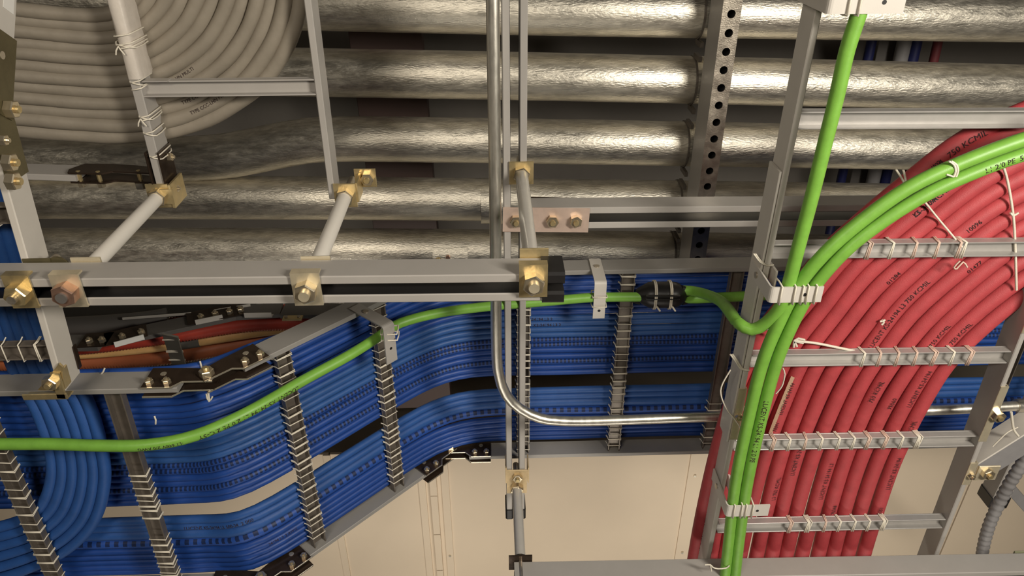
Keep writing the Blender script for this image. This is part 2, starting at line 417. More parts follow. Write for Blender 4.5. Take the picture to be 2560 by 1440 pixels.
pipes.append(pipe([(100, 748), (850, 745), (1500, 748), (2300, 760)], 'galvanised steel pipe hidden mostly behind the bolted channel, last of the ceiling row'))

# perforated strut carrying the pipes
def perforated():
    p0 = P(1836, -18, 1.665); p1 = P(1708, 905, 1.665); d = (p1 - p0).normalized(); side = d.cross(Vector((0, 0, 1))).normalized(); up = Vector((0, 0, 1))
    t = thing('perforated_strut', p0.lerp(p1, 0.5), 'brownish perforated steel strut with round holes carrying the big pipes', 'strut')
    w, h = 0.0415, 0.096
    mb = MB(); Ltot = (p1 - p0).length; pitch = (P(1822, 83, 1.665) - P(1829.5, 35, 1.665)).length; s0 = (P(1829.5, 35, 1.665) - p0).dot(d)
    n = 16; s = s0 - pitch * math.ceil(s0 / pitch + 0.5) + pitch / 2
    while s < Ltot:
        c = s + pitch / 2; b = len(mb.v)
        for k in range(n):
            a = 2 * math.pi * k / n; ca, sa = math.cos(a), math.sin(a); q = 1 / max(abs(ca), abs(sa))
            mb.v.append(p0 + d * (c + ca * 0.0092) + side * (sa * 0.0092))
            mb.v.append(p0 + d * (c + ca * q * pitch / 2) + side * (sa * q * w / 2))
            mb.v.append(p0 + d * (c + ca * 0.0092) + side * (sa * 0.0092) + up * 0.0035)
        for k in range(n):
            j = (k + 1) % n
            mb.face((b + 3 * k, b + 3 * j, b + 3 * j + 1, b + 3 * k + 1)); mb.face((b + 3 * k, b + 3 * k + 2, b + 3 * j + 2, b + 3 * j))
        s += pitch
    part('perforated_face', mb, 'strut_steel', t)
    for s_ in (-1, 1):
        mb = MB(); mb.bar(p0, p1, s_ * w / 2 - 0.0015 - s_ * 0.0015, s_ * w / 2 + 0.0015 - s_ * 0.0015, 0.0006, h, ch=0.0006); part('side_wall', mb, 'grey_paint', t)
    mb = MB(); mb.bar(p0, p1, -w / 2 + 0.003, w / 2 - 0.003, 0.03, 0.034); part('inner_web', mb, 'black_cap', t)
    return p0, d, side
pp0, pd, pside = perforated()
for ip, (t, pp) in enumerate(pipes[:5]):                                             # pipe clips at the strut
    q0 = min(pp, key=lambda a: abs(a.y - 0.5) + abs(a.x - pp0.x)); yq = min(pp, key=lambda a: abs(a.x - pp0.x + 0.03)).y
    x = pp0.x + pd.x / pd.y * (yq - pp0.y) - 0.0265; zq = PZ + CZ
    mb = MB()
    ring = [Vector((x, yq, zq)) + Vector((0, math.sin(a), -math.cos(a))) * (PR + 0.0022) for a in [math.pi * (-0.66 + 1.32 * k / 20) for k in range(21)]]
    for k in range(20):
        mid = (ring[k] + ring[k + 1]) / 2 - Vector((x, yq, zq))
        mb.bar(ring[k], ring[k + 1], -0.0025, 0.0025, -0.0012, 0.0008, up=mid.normalized(), ch=0.0002)
    for s_ in (-1, 1): mb.box(Vector((x + 0.002, yq + s_ * (PR + 0.006), zq - 0.030)), 0.008, 0.012, 0.05)
    solo('pipe_strap', mb, 'rung_dark', 'narrow dark clip beside the perforated strut on the %s pipe of the ceiling row' % ORD[ip], 'clip', 'pipe clips along the perforated strut')

# cables and flat duct running above the pipes
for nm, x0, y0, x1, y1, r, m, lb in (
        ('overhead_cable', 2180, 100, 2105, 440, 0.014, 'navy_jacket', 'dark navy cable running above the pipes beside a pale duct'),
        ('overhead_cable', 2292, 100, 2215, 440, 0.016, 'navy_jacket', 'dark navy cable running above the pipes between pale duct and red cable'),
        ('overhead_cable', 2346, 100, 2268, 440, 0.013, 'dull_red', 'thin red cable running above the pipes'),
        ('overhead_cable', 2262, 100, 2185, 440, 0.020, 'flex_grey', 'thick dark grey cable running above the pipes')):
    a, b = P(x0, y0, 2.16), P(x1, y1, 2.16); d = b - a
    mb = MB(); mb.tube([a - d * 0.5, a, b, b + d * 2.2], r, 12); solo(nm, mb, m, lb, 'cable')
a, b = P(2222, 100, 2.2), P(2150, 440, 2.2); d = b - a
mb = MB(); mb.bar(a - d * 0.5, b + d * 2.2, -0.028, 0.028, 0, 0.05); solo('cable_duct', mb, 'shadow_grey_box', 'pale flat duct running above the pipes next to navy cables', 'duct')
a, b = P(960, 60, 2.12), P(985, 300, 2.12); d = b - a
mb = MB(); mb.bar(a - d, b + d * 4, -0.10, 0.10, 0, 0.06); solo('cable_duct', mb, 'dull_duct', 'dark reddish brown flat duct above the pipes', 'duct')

# ================================================================== GREY CABLE LADDER (top left)
ZW = 1.262
def flat_rail(parent, p0, p1, th=0.0105, m='grey_paint', name='rail'):
    mb = MB(); mb.bar(p0, p1, -th / 2, th / 2, 0, RAILH, ch=0.0014); return part(name, mb, m, parent)
Wa, Wb = V(-0.592, -0.25, ZW), V(-0.597, 0.552, ZW)
Va, Vb = V(-0.285, -0.25, ZW), V(-0.2935, 0.545, ZW)
lad = thing('cable_ladder', (Wa + Vb) / 2, 'grey cable ladder holding the thick grey cables, one rail partly wrapped in plastic', 'cable ladder')
rW = flat_rail(lad, Wa, Wb, 0.0165); rV = flat_rail(lad, Va, Vb, 0.0115)
mb = rung_mb(V(-0.590, 0.340, ZW + 0.002), V(-0.291, 0.340, ZW + 0.002), 0.0275); part('rung', mb, 'grey_paint', lad)
mb = rung_mb(V(-0.590, 0.110, ZW + 0.002), V(-0.291, 0.110, ZW + 0.002), 0.0275); part('rung', mb, 'grey_paint', lad)
mb = MB(); mb.bar(V(-0.581, 0.326, ZW - 0.004), V(-0.540, 0.326, ZW - 0.004), -0.001, 0.001, 0, 0.02); part('rung_tab', mb, 'grey_paint', lad)
# dark splice at the foot of the wrapped rail
for sx, lab in ((0.0095, None), (-0.0125, None)):
    mb = MB(); mb.bar(V(-0.596 + sx, 0.450, ZW - 0.004), V(-0.5975 + sx, 0.545, ZW - 0.004), -0.0015, 0.0015, 0, 0.056, ch=0.0008); sp_ = part('splice_plate', mb, 'dark_plate', lad, 'dark plated splice plate')
    if sx > 0:
        for yy_, zz_ in ((0.470, 0.03), (0.528, 0.022)): bolt(sp_, V(-0.596 + sx + 0.0015, yy_, ZW + zz_), Vector((1, 0, 0)), 'S')
# plastic wrap
mb = MB(); ring = []
for i in range(15):
    y = -0.20 + (0.322 + 0.20) * i / 14; ring = []
    for k in range(16):
        a = 2 * math.pi * k / 16; ca, sa = math.cos(a), math.sin(a)
        ex = 0.0125 + 0.010 * max(0, 1 - i / 9); ez = 0.031
        x = ex * (abs(ca) ** 0.5) * (1 if ca > 0 else -1); z = ez * (abs(sa) ** 0.5) * (1 if sa > 0 else -1)
        j = 1 + random.uniform(-0.05, 0.05); mb.v.append(V(-0.5935 - 0.004 * max(0, 1 - i / 8) + x * j, y, ZW + 0.0254 + z * j))
for i in range(14):
    for k in range(16):
        j = (k + 1) % 16; mb.face((i * 16 + k, i * 16 + j, (i + 1) * 16 + j, (i + 1) * 16 + k), True)
solo('plastic_wrap', mb, 'plastic_wrap', 'wrinkled translucent plastic wrap tied around a ladder rail', 'wrap')
def loop_cord(c, ex, ez, n, rad, label, group, tilt=0.006, tail=True, m='cord_white', ax='y'):
    t = thing('tie_cord', c, label, 'cord', group)
    for k in range(n):
        off = (k - (n - 1) / 2) * rad * 2.3; pts = []
        for q in range(13):
            a = 2 * math.pi * q / 12; ca, sa = math.cos(a), math.sin(a)
            u = ex * (abs(ca) ** 0.45) * (1 if ca > 0 else -1); z = ez * (abs(sa) ** 0.45) * (1 if sa > 0 else -1)
            along = off + tilt * ca * (1 if k % 2 else -0.6)
            pts.append(Vector(c) + (Vector((u, along, z)) if ax == 'y' else Vector((along, u, z))))
        mb = MB(); mb.tube(pts, rad, 5, True, up=Vector((0, 1, 0.001)) if ax == 'y' else Vector((1, 0, 0.001))); part('strand', mb, m, t)
    if tail:
        for s_ in (-1, 1):
            p = Vector(c) + Vector((-ex * 0.5, 0, -ez - rad)) if ax == 'y' else Vector(c) + Vector((0, ex * 0.5, -ez - rad))
            mb = MB(); mb.tube([p, p + Vector((0.004 * s_, 0.006, -0.002)), p + Vector((0.007 * s_, 0.013, 0.0))], rad, 5); part('tail', mb, m, t)
    return t
for iw, (py, n) in enumerate(((78, 1), (104, 3), (196, 2), (212, 1), (284, 3), (322, 2), (380, 2))):
    c = P(350, py, ZW + 0.0254); c.x = -0.594; big = py < 180
    loop_cord(c, 0.0165 if big else 0.0110, 0.034 if big else 0.029, n, 0.0013, '%s white cord around the wrapped ladder rail, counted from its dark splice' % ORD[6 - iw], 'cords on the wrapped rail', 0.005, n > 2)

# grey cables
out_px = [(-120, 318), (40, 324), (200, 336), (330, 340), (440, 326), (540, 290), (640, 222), (703, 140), (740, 50), (752, -40), (756, -160)]
in_px = [(-120, 8), (40, 22), (160, 34), (240, 38), (290, 30), (325, 10), (352, -25), (368, -65), (378, -105), (382, -150), (384, -220)]
NG = 12
for i in range(NG):
    k = i / (NG - 1)
    pts = [P(a[0] + (b[0] - a[0]) * k, a[1] + (b[1] - a[1]) * k + math.sin(i * 2.3 + j) * 1.5, 1.318 + (0.004 if i % 2 else 0)) for j, (a, b) in enumerate(zip(in_px, out_px))]
    pp = spline(pts, 0.014)
    mb = MB(); r = 0.0121 if i < NG - 2 else 0.0134
    tw = 0.0007 if i < 12 else 0
    mb.tube(pp, r, 14, rf=lambda q, L, r=r, i=i: r * (1 + 0.035 * math.sin(L * 60 + i)))
    lb = '%s thick grey cable in from the outer edge of the bend' % ORD[NG - 1 - i] + (', with small lettering' if i in (7, 9, 10) else '')
    o = solo('grey_cable', mb, 'grey_jacket', lb, 'cable', 'grey power cables in the bend')
    if i in (7, 9, 10):
        Lr = sum((pp[q] - pp[q - 1]).length for q in range(1, len(pp)))
        print_on(o, pp, r * 1.03, Lr * (0.50 if i == 7 else 0.53), 'TYPE CCC-LHN MULTI', 0.0085, 0.25)

# ================================================================== LEFT RAIL LADDER (L) and its blue cables
ZL = 0.978
Lc0, Lc1 = P(-40, 262, ZL), P(148.4, 921, ZL)
Ld = (Lc1 - Lc0).normalized()
def PX(px, py, X):
    w = ray(px, py); w = w * (X / w.x); return Vector((w.x, w.y, w.z + CZ))
kt = P(17, 240, ZL + RAILH); Lk = Lc0 + Ld * ((kt - Lc0).dot(Ld)); rt = PX(32, 0, kt.x); Rd = (rt - kt).normalized()
Ls = Lk; Le = Lc1 + Ld * 0.045
ladL = thing('cable_ladder', Ls.lerp(Le, 0.5), 'pale grey cable ladder rail crossing over the bolted channel, with blue cables on its rungs', 'cable ladder')
mb = MB(); mb.bar(Ls, Le, -0.0115, 0.0, 0, RAILH, ch=0.0015); part('rail', mb, 'pale_paint', ladL)
mb = MB(); mb.bar(Lk + Rd * 0.45, Lk, -0.0115, 0.0, 0, RAILH, ch=0.0015); part('rail', mb, 'pale_paint', ladL)
sideL = Ld.cross(Vector((0, 0, 1))).normalized()
def Lp(px, py): # point on the inner edge of the rail nearest to that sight line
    q = P(px, py, ZL); return Lc0 + Ld * (q - Lc0).dot(Ld)
for py in (535, 873):
    q = P(60, py, ZL + 0.01); q = Lc0 + Ld * (q - Lc0).dot(Ld); a = q + Vector((-0.008, 0, 0.006)); b = a + Vector((-0.45, 0.004, 0))
    mb = rung_mb(a, b, 0.028); part('rung', mb, 'rung_dark', ladL)
    lacing(a, b, [0.05 + 0.058 * k for k in range(7)], 'white cord stitched along a pale ladder rung, %s' % ('beside its olive splice plate' if py == 535 else 'next to the gold corner clamp'), 'cords on the pale ladder rungs')
# olive splice plate with bolts, bent over the joint of the rail
Ru = Rd.cross(sideL).normalized(); Ru = Ru if Ru.z > 0 else -Ru
pb = Lc0 + Ld * ((P(10, 462, ZL) - Lc0).dot(Ld)); pa = Lk + Rd * 0.115
mb = MB(); mb.bar(Lk, pb, 0.0, 0.003, -0.0005, RAILH + 0.001, ch=0.0008); mb.bar(pa, Lk, 0.0, 0.003, -0.0005, RAILH + 0.001, ch=0.0008)
sp_ = part('splice_plate', mb, 'olive_plate', ladL, 'olive brown splice plate')
for px, py, sz in ((18, 272, 'M'), (14, 405, 'M'), (22, 452, 'M'), (2, 350, 'S')):
    q = PX(px, py, Lk.x + 0.003); bolt(sp_, q, sideL, sz, 0.3)
for px, py in ((34, 407), (5, 138)):
    q = PX(px, py, Lk.x + 0.0030); mb = MB(); mb.cyl(q, q + sideL * 0.0012, 0.0055, 14); part('hole', mb, 'dark_plate_edge', sp_)
# label on the upper end of the rail
mb = MB(); mb.bar(pa + Rd * 0.16, pa + Rd * 0.035, 0.0002, 0.0008, 0.022, 0.044, ch=0.0001); lb_ = part('label', mb, 'white_label', ladL, 'white sticker with black figure')
vs, fs = text_geo('0', 0.022); mb = MB()
for x, y in vs: mb.v.append(pa + Rd * (0.075 - x) + sideL * 0.0013 + Ru * (0.024 + y))
for f in fs: mb.face(f)
part('figure', mb, 'print_ink', lb_)
# short tab near its forward end
q = Le - Ld * 0.055
mb = MB(); mb.bar(q, q + Ld * 0.045, 0.0005, 0.0030, RAILH - 0.006, RAILH + 0.004, ch=0.0005); part('tab', mb, 'dark_plate', ladL)

# big blue cables on that ladder, turning onto the blue ladder
bi = [(-110, 480), (-60, 640), (-12, 790), (40, 930), (95, 1030), (128, 1130), (128, 1205), (100, 1268), (40, 1305), (-60, 1328), (-160, 1335)]
bo = [(20, 470), (68, 640), (112, 780), (160, 900), (222, 1010), (252, 1110), (262, 1200), (236, 1300), (165, 1375), (60, 1425), (-60, 1462)]
zb = [1.038, 1.038, 1.055, 1.090, 1.088, 1.074, 1.070, 1.068, 1.067, 1.067, 1.067]
for i in range(6):
    k = i / 5
    pp = spline([P(a[0] + (b[0] - a[0]) * k, a[1] + (b[1] - a[1]) * k, z) for a, b, z in zip(bi, bo, zb)], 0.016)
    mb = MB(); mb.tube(pp, 0.0112, 14)
    solo('blue_power_cable', mb, 'blue_big', '%s thick blue cable from the outside of the sweep off the pale ladder rail' % ORD[5 - i], 'cable', 'thick blue cables in the bend')

# ================================================================== BLUE LADDER (steps up to a higher run)
ZB0, ZB1, YN, YF = 1.030, 1.418, 0.797, 1.336
X1, X2 = -0.505, -0.122
SL = (ZB1 - ZB0) / (X2 - X1)
blue = thing('cable_ladder', V(-0.1, 1.06, ZB0), 'long grey cable ladder full of blue cables, stepping up through jointed splices', 'cable ladder')
def brail(Y, s_):
    segs = [((-1.30, ZB0), (X1 - 0.045, ZB0)), ((X1 + 0.055, ZB0 + SL * 0.055), (X2 - 0.055, ZB1 - SL * 0.055)), ((X2 + 0.050, ZB1), (1.75, ZB1))]
    for (xa, za), (xb, zb_) in segs:
        mb = MB(); mb.bar(V(xa, Y, za), V(xb, Y, zb_), -0.0055, 0.0055, 0, RAILH, ch=0.0012); part('rail', mb, 'ladder_grey', blue)
brail(YN, 1); brail(YF, -1)
def splice(xk, zk, Y, sgn):
    """pivot splice: two layered plates on each side of the kink (xk, zk); sgn +1 = rising after the kink"""
    flat = Vector((-1, 0, 0)) if sgn > 0 else Vector((1, 0, 0)); rise = Vector((1, 0, SL)).normalized() * (1 if sgn > 0 else -1)
    upv = {0: Vector((0, 0, 1)), 1: Vector((-SL, 0, 1)).normalized()}
    piv = V(xk, Y, zk + 0.026)
    for oy in (-0.0085, 0.0085):
        for q, dd in enumerate((flat, rise)):
            u = upv[q]; mb = MB()
            prof = [(-0.012, -0.013), (0.040, -0.013), (0.055, -0.029), (0.105, -0.029), (0.105, 0.028), (0.040, 0.026), (-0.012, 0.020)]
            if oy > 0: prof = [(a, c - (0.003 if c < 0 else 0)) for a, c in prof]
            pts = [piv + dd * a + u * c for a, c in prof]; n = len(pts); b = 0
            for y in (-0.0013, 0.0013):
                for p in pts: mb.v.append(p + Vector((0, oy + y + (0.0026 if q else 0) * (1 if oy > 0 else -1), 0)))
            mb.face(tuple(range(n))); mb.face(tuple(range(n, 2 * n)))
            for i in range(n): mb.face((i, (i + 1) % n, n + (i + 1) % n, n + i))
            sp = part('splice_plate', mb, 'dark_plate', blue, 'dark plated pivoting splice plate')
            lo = [p.copy() for p in pts[:4]]
            for p in lo: p.y += oy + (0.0026 if q else 0) * (1 if oy > 0 else -1)
            eb = MB()
            for i in range(3): eb.bar(lo[i], lo[i + 1], -0.0015, 0.0015, -0.0010, 0.0006, up=u, ch=0.0002)
            part('plate_edge', eb, 'dark_plate_edge', sp, 'bright strip along the lower edge')  # bright strip laid along the lower edge of the plate
            if oy < 0:
                yo = Y + oy - 0.0013 - (0.0026 if q else 0)
                for a, c in ((0.064, -0.017), (0.094, -0.017)):
                    p = piv + dd * a + u * c; p.y = yo; bolt(sp, p, Vector((0, -1, 0)), 'S', 0.2)
                p = piv + dd * 0.080 + u * 0.010; p.y = yo
                mb = MB(); mb.cyl(p, p + Vector((0, -0.0005, 0)), 0.0055, 14); part('hole', mb, 'dark_plate_edge', sp)
    p = piv.copy(); p.y = Y - 0.0085 - 0.004; bolt(blue, p, Vector((0, -1, 0)), 'M', 0.3)
for Y in (YN, YF): splice(X1, ZB0, Y, 1); splice(X2, ZB1, Y, -1)
UPS = Vector((-SL, 0, 1)).normalized()
UZ = Vector((0, 0, 1))
RB = 0.008
rungs = [(-0.905, ZB0 + RB, UZ), (-0.668, ZB0 + RB, UZ), (None, 1.150, UPS), (None, 1.312, UPS), (0.066, ZB1 + RB, UZ), (0.300, ZB1 + RB, UZ), (0.545, ZB1 + RB, UZ), (0.79, ZB1 + RB, UZ), (1.03, ZB1 + RB, UZ), (1.26, ZB1 + RB, UZ), (1.50, ZB1 + RB, UZ)]
laces = {0: [0.04 + 0.043 * k for k in range(23)], 1: [0.37, 0.405, 0.44, 0.475, 0.505, 0.53, 0.552, 0.59, 0.70, 0.735, 0.77, 0.80, 0.83, 0.86, 0.885, 0.91, 0.94, 0.965],
         2: [0.02 + 0.0385 * k for k in range(25)], 3: [0.02 + 0.0385 * k for k in range(25)], 4: [0.05 + 0.040 * k for k in range(24)],
         5: [0.02 + 0.0395 * k for k in range(25)], 6: [0.72, 0.76, 0.87, 0.92, 0.965], 7: [0.1 * k + 0.05 for k in range(9)], 8: [0.1 * k + 0.05 for k in range(9)]}
lname = ['first', 'second', 'third', 'fourth', 'fifth', 'sixth', 'seventh', 'eighth', 'ninth']
for i, (x, z, u) in enumerate(rungs):
    if x is None: x = X1 + (z - ZB0 - 0.012) / SL; z = ZB0 + SL * (x - X1) + RB * math.sqrt(1 + SL * SL)
    a, b = V(x, YN + 0.0055, z), V(x, YF - 0.0055, z)
    if i in (0, 1): b.x -= 0.015
    mb = rung_mb(a, b, 0.030, up=u); part('rung', mb, 'rung_dark', blue)
    if i in laces: lacing(a, b, [min(0.985, t + random.uniform(-0.006, 0.006)) for t in laces[i]],
                          'white waxed cord stitched along the %s rung of the blue cable ladder' % lname[i] if i not in (2, 3) else 'white waxed cord stitched along a tilted rung of the %s' % ('ramp beside the thicker splice' if i == 2 else 'ramp under the grey bracket arm'), 'lacing on the blue ladder', u)

def zlad(x, k=0.035):
    sp = lambda t: t if t / k > 30 else k * math.log1p(math.exp(t / k))
    sg = lambda t: 1 / (1 + math.exp(-max(-40, min(40, t / k))))
    return ZB0 + SL * (sp(x - X1 + 0.004) - sp(x - X2 - 0.012)), SL * (sg(x - X1) - sg(x - X2))
def bluecable(Y0, r, m, off=None, x0=-1.28, x1=1.72, wob=0.003, lab=None, grp='blue cables on the ladder', lift=1.0, merge=0.0):
    ph = random.uniform(0, 6.28); pp = []; n = 96
    for i in range(n + 1):
        x = x0 + (x1 - x0) * i / n; z, s = zlad(x)
        o = (0.0255 + r if off is None else off) * math.sqrt(1 + s * s)
        y = Y0 + wob * math.sin(x * 5 + ph) * 0.35 + wob * 0.3 * math.sin(x * 13 + ph * 2)
        e = 0.047 * min(1, max(0, (-0.50 - x) / 0.13)); e = e * e * (3 - 2 * min(1, e / 0.047)) / 0.047 if e < 0.047 else e
        mg = min(1, max(0, (x + 0.48) / 0.30)); y += merge * mg * mg * (3 - 2 * mg)
        pp.append(V(x, y + e * 0.85 * lift, z + o + e * lift))
    mb = MB(); mb.tube(pp, r, 10)
    return solo('blue_cable', mb, m, lab, 'cable', grp), pp
y = 0.8235; cb = []
LAB1 = 'thin blue cable packed between the ladder rail under the bolted channel and the gap'
LAB2 = 'thin blue cable on the blue ladder between the open gap and the beige ceiling'
LAB3 = 'thicker blue cable on the blue ladder next to the open gap'
for i in range(18):
    r = 0.0079 + random.uniform(-0.0004, 0.0005); y += r
    m = 'blue_dash_small' if i in (11, 12, 15) else ('blue_jacket_pale' if i in (7, 8, 9, 10) else 'blue_jacket')
    o, pp = bluecable(y, r, m, lab='%s thin blue cable counted from the bracket-arm rail%s' % (ORD[i], ', printed with small black dashes' if i in (11, 12, 15) else '')); y += r + 0.0002
    if i == 7: print_on(o, pp, r, 1.28 + 0.175, 'LUCENT KS-24194 L3 2', 0.011, 0.0); print_on(o, pp, r, 0.30, 'LUCENT KS-24194', 0.011, 0.0)
    if i == 8: print_on(o, pp, r, 1.28 + 0.195, 'LUCENT KS-24194 L3 2', 0.011, 0.0)
y = 1.152
for i, r in enumerate((0.0092, 0.0092, 0.0128, 0.0118, 0.0085, 0.0078, 0.0074, 0.0074, 0.0074)):
    y += r; m = 'blue_dash_big' if i == 3 else ('blue_big' if r > 0.009 else 'blue_jacket')
    o, pp = bluecable(y, r, m, lab='thicker blue cable printed with a row of large black dashes' if i == 3 else '%s blue cable counted from the far ladder rail beside the beige soffit' % ORD[8 - i]); y += r + (0.0035 if i == 3 else 0.0003)
    if i == 1: print_on(o, pp, r, 0.62, 'LUCENT KS-24194 L3 500-24 2 000', 0.011, 0.2)
    if i == 5: print_on(o, pp, r, 0.80, '24194 L3 2 AWG', 0.009, 0.2)
for iu, (Yq, oo) in enumerate(((0.804, 0.064), (0.822, 0.072), (0.840, 0.080))):
    bluecable(Yq, 0.0092, 'blue_jacket', off=oo, lab='%s blue cable of the upper layer, counted from the dark pivoting splice' % ORD[iu], grp='blue cables of the upper layer', lift=0.0, wob=0.001, x1=-0.02, merge=0.10)
# loose cord ends and ties on the blue run
for a, b in (((386, 1040), (389, 1060)), ((500, 903), (505, 935)), ((250, 938), (262, 920))):
    z = zlad(P(a[0], a[1], 1.05).x)[0] + (0.018 if a[1] > 1000 else 0.047)
    mb = MB(); mb.tube([P(a[0], a[1], z), P((a[0] + b[0]) / 2 + 2, (a[1] + b[1]) / 2, z - 0.003), P(b[0], b[1], z)], 0.0016, 6)
    solo('cord_end', mb, 'cord_white', {1040: 'short white cord end standing on the thin blue cables', 903: 'white cord above the pivot bolt of the dark splice', 938: 'white cord looped over the upper blue cables beside the pale rail'}[a[1]], 'cord')
z = 1.055
mb = MB(); mb.tube([P(519, 968, z), P(521, 985, z), P(523, 1003, z)], 0.0020, 6); mb.tube([P(516, 985, z), P(518, 996, z), P(523, 1004, z), P(528, 998, z), P(531, 992, z)], 0.0016, 6)
solo('cord_knot', mb, 'cord_white', 'white cord knot hanging below the dark pivoting splice', 'cord')

# ================================================================== UPPER LADDER WITH INNERDUCTS (seen over the blue ladder's rail)
def ductpath(pix, Y): return spline([PY(x, y, Y) for x, y in pix], 0.03)
def corr(pp, r, m, name, label):
    fine = []; L = 0
    dense = spline(pp, 0.0030)
    mb = MB(); mb.tube(dense, r, 12, rf=lambda i, L: r * (1.0 if i % 2 else 0.86)); return solo(name, mb, m, label, 'duct')
corr(ductpath([(-200, 915), (0, 910), (200, 905), (430, 888), (640, 850), (800, 806), (900, 770)], 0.985), 0.0215, 'brown_duct', 'corrugated_duct', 'brown corrugated innerduct lying lowest of the ducts above the blue cables')
pp = ductpath([(-200, 892), (0, 888), (200, 883), (420, 862), (640, 829), (735, 815), (850, 790)], 0.945)
tan = thing('smooth_duct', pp[len(pp) // 2], 'smooth tan duct between the brown and red corrugated ducts', 'duct')
mb = MB(); mb.tube(pp, 0.0135, 14); part('tube', mb, 'tan_duct', tan)
i0 = min(range(len(pp)), key=lambda i: abs(pp[i].x - PY(440, 862, 0.945).x)); 
mb = MB(); mb.tube(pp[i0 - 1:i0 + 2], 0.0150, 14); part('tape', mb, 'grey_tape', tan, 'grey tape band')
corr(ductpath([(-200, 868), (0, 866), (200, 866), (430, 838), (600, 812), (740, 804), (900, 792)], 0.915), 0.0190, 'red_duct', 'corrugated_duct', 'dark red corrugated innerduct beside the dark upper rail')
corr(ductpath([(-200, 845), (190, 838), (330, 826), (500, 798), (640, 780), (800, 775)], 0.925), 0.0165, 'red_duct', 'corrugated_duct', 'second dark red corrugated innerduct partly hidden behind the dark upper rail')
pp = ductpath([(-60, 822), (180, 818), (350, 806), (420, 795)], 0.90)
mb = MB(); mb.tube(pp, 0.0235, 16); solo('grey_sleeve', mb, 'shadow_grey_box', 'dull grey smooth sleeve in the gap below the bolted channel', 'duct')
# strap round the ducts
st = thing('duct_strap', PY(440, 880, 0.95), 'grey rung with strap crossing under the innerducts', 'strap')
p0 = PY(430, 832, 0.86); p1 = PY(452, 906, 0.99); p0 += Vector((0, 0, -0.012)); p1 += Vector((0, 0, -0.012))
mb = MB(); mb.bar(p0, p1, -0.0165, 0.0165, 0, 0.004); part('band', mb, 'grey_tape', st)
for k in (0.12, 0.48, 0.52, 0.78, 0.81):
    c = p0.lerp(p1, k); mb = MB(); mb.bar(c + Vector((-0.018, 0, -0.001)), c + Vector((0.018, 0, -0.001)), -0.0011, 0.0011, 0, 0.002); part('cord', mb, 'cord_white', st)
# dark upper rail with pivoting splices
up = thing('cable_ladder', PY(450, 830, 0.86), 'dark shadowed upper cable ladder rail with splice plates and pale labels', 'cable ladder')
YU = 0.880
prev = None
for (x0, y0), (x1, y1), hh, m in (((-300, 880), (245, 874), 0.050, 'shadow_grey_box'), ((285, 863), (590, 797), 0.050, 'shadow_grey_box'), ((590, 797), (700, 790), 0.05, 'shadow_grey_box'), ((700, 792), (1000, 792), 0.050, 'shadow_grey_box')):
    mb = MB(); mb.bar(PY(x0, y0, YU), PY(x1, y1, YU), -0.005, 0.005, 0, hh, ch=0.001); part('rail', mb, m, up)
for (x0, y0), (x1, y1) in (((190, 872), (262, 868)), ((262, 868), (370, 842)), ((548, 800), (610, 788)), ((470, 815), (550, 797))):
    mb = MB(); mb.bar(PY(x0, y0, YU - 0.009), PY(x1, y1, YU - 0.009), -0.0015, 0.0015, 0.004, 0.055, ch=0.0006); q = part('splice_plate', mb, 'dark_plate', up)
    for k in (0.3, 0.75):
        p = PY(x0, y0, YU - 0.011).lerp(PY(x1, y1, YU - 0.011), k) + Vector((0, 0, 0.022)); bolt(q, p, Vector((0, -1, 0)), 'S', 0.2)
for (x0, y0), (x1, y1), m in (((288, 868), (362, 848), 'white_label'), ((490, 812), (558, 798), 'pale_paint'), ((612, 794), (680, 793), 'pale_paint')):
    mb = MB(); mb.bar(PY(x0, y0, YU - 0.006), PY(x1, y1, YU - 0.006), -0.0006, 0.012, -0.001, 0.001, ch=0.0002); mb.bar(PY(x0, y0, YU - 0.006), PY(x1, y1, YU - 0.006), -0.0006, 0.0006, -0.001, 0.012, ch=0.0002)
    part('label', mb, m, up, 'pale sticker')
gp = PY(732, 795, 0.87)
mb = MB(); mb.box(gp, 0.042, 0.004, 0.018); q = part('splice_plate', mb, 'gold_zinc', up, 'small gold splice plate')
for s_ in (-1, 1):
    mb = MB(); c = gp + Vector((s_ * 0.014, -0.002, 0.0)); mb.cyl(c, c + Vector((0, -0.003, 0)), 0.004, 10); part('screw', mb, 'strut_steel', q)
mb = MB(); mb.bar(PY(120, 818, 0.90), PY(640, 770, 0.90), -0.004, 0.004, 0, 0.10); solo('dark_sheet', mb, 'black_cap', 'flat black sheet darkening the gap above the innerducts, below the bolted channel', 'duct')  # black sheet put in to darken the gap and hide the pipe
for (x0, y0), (x1, y1) in (((306, 798), (478, 785)), ((536, 778), (578, 771)), ((592, 769), (626, 764))):
    mb = MB(); mb.bar(PY(x0, y0, 0.872), PY(x1, y1, 0.872), -0.003, 0.003, 0, 0.004); part('strip', mb, 'pale_paint', up)

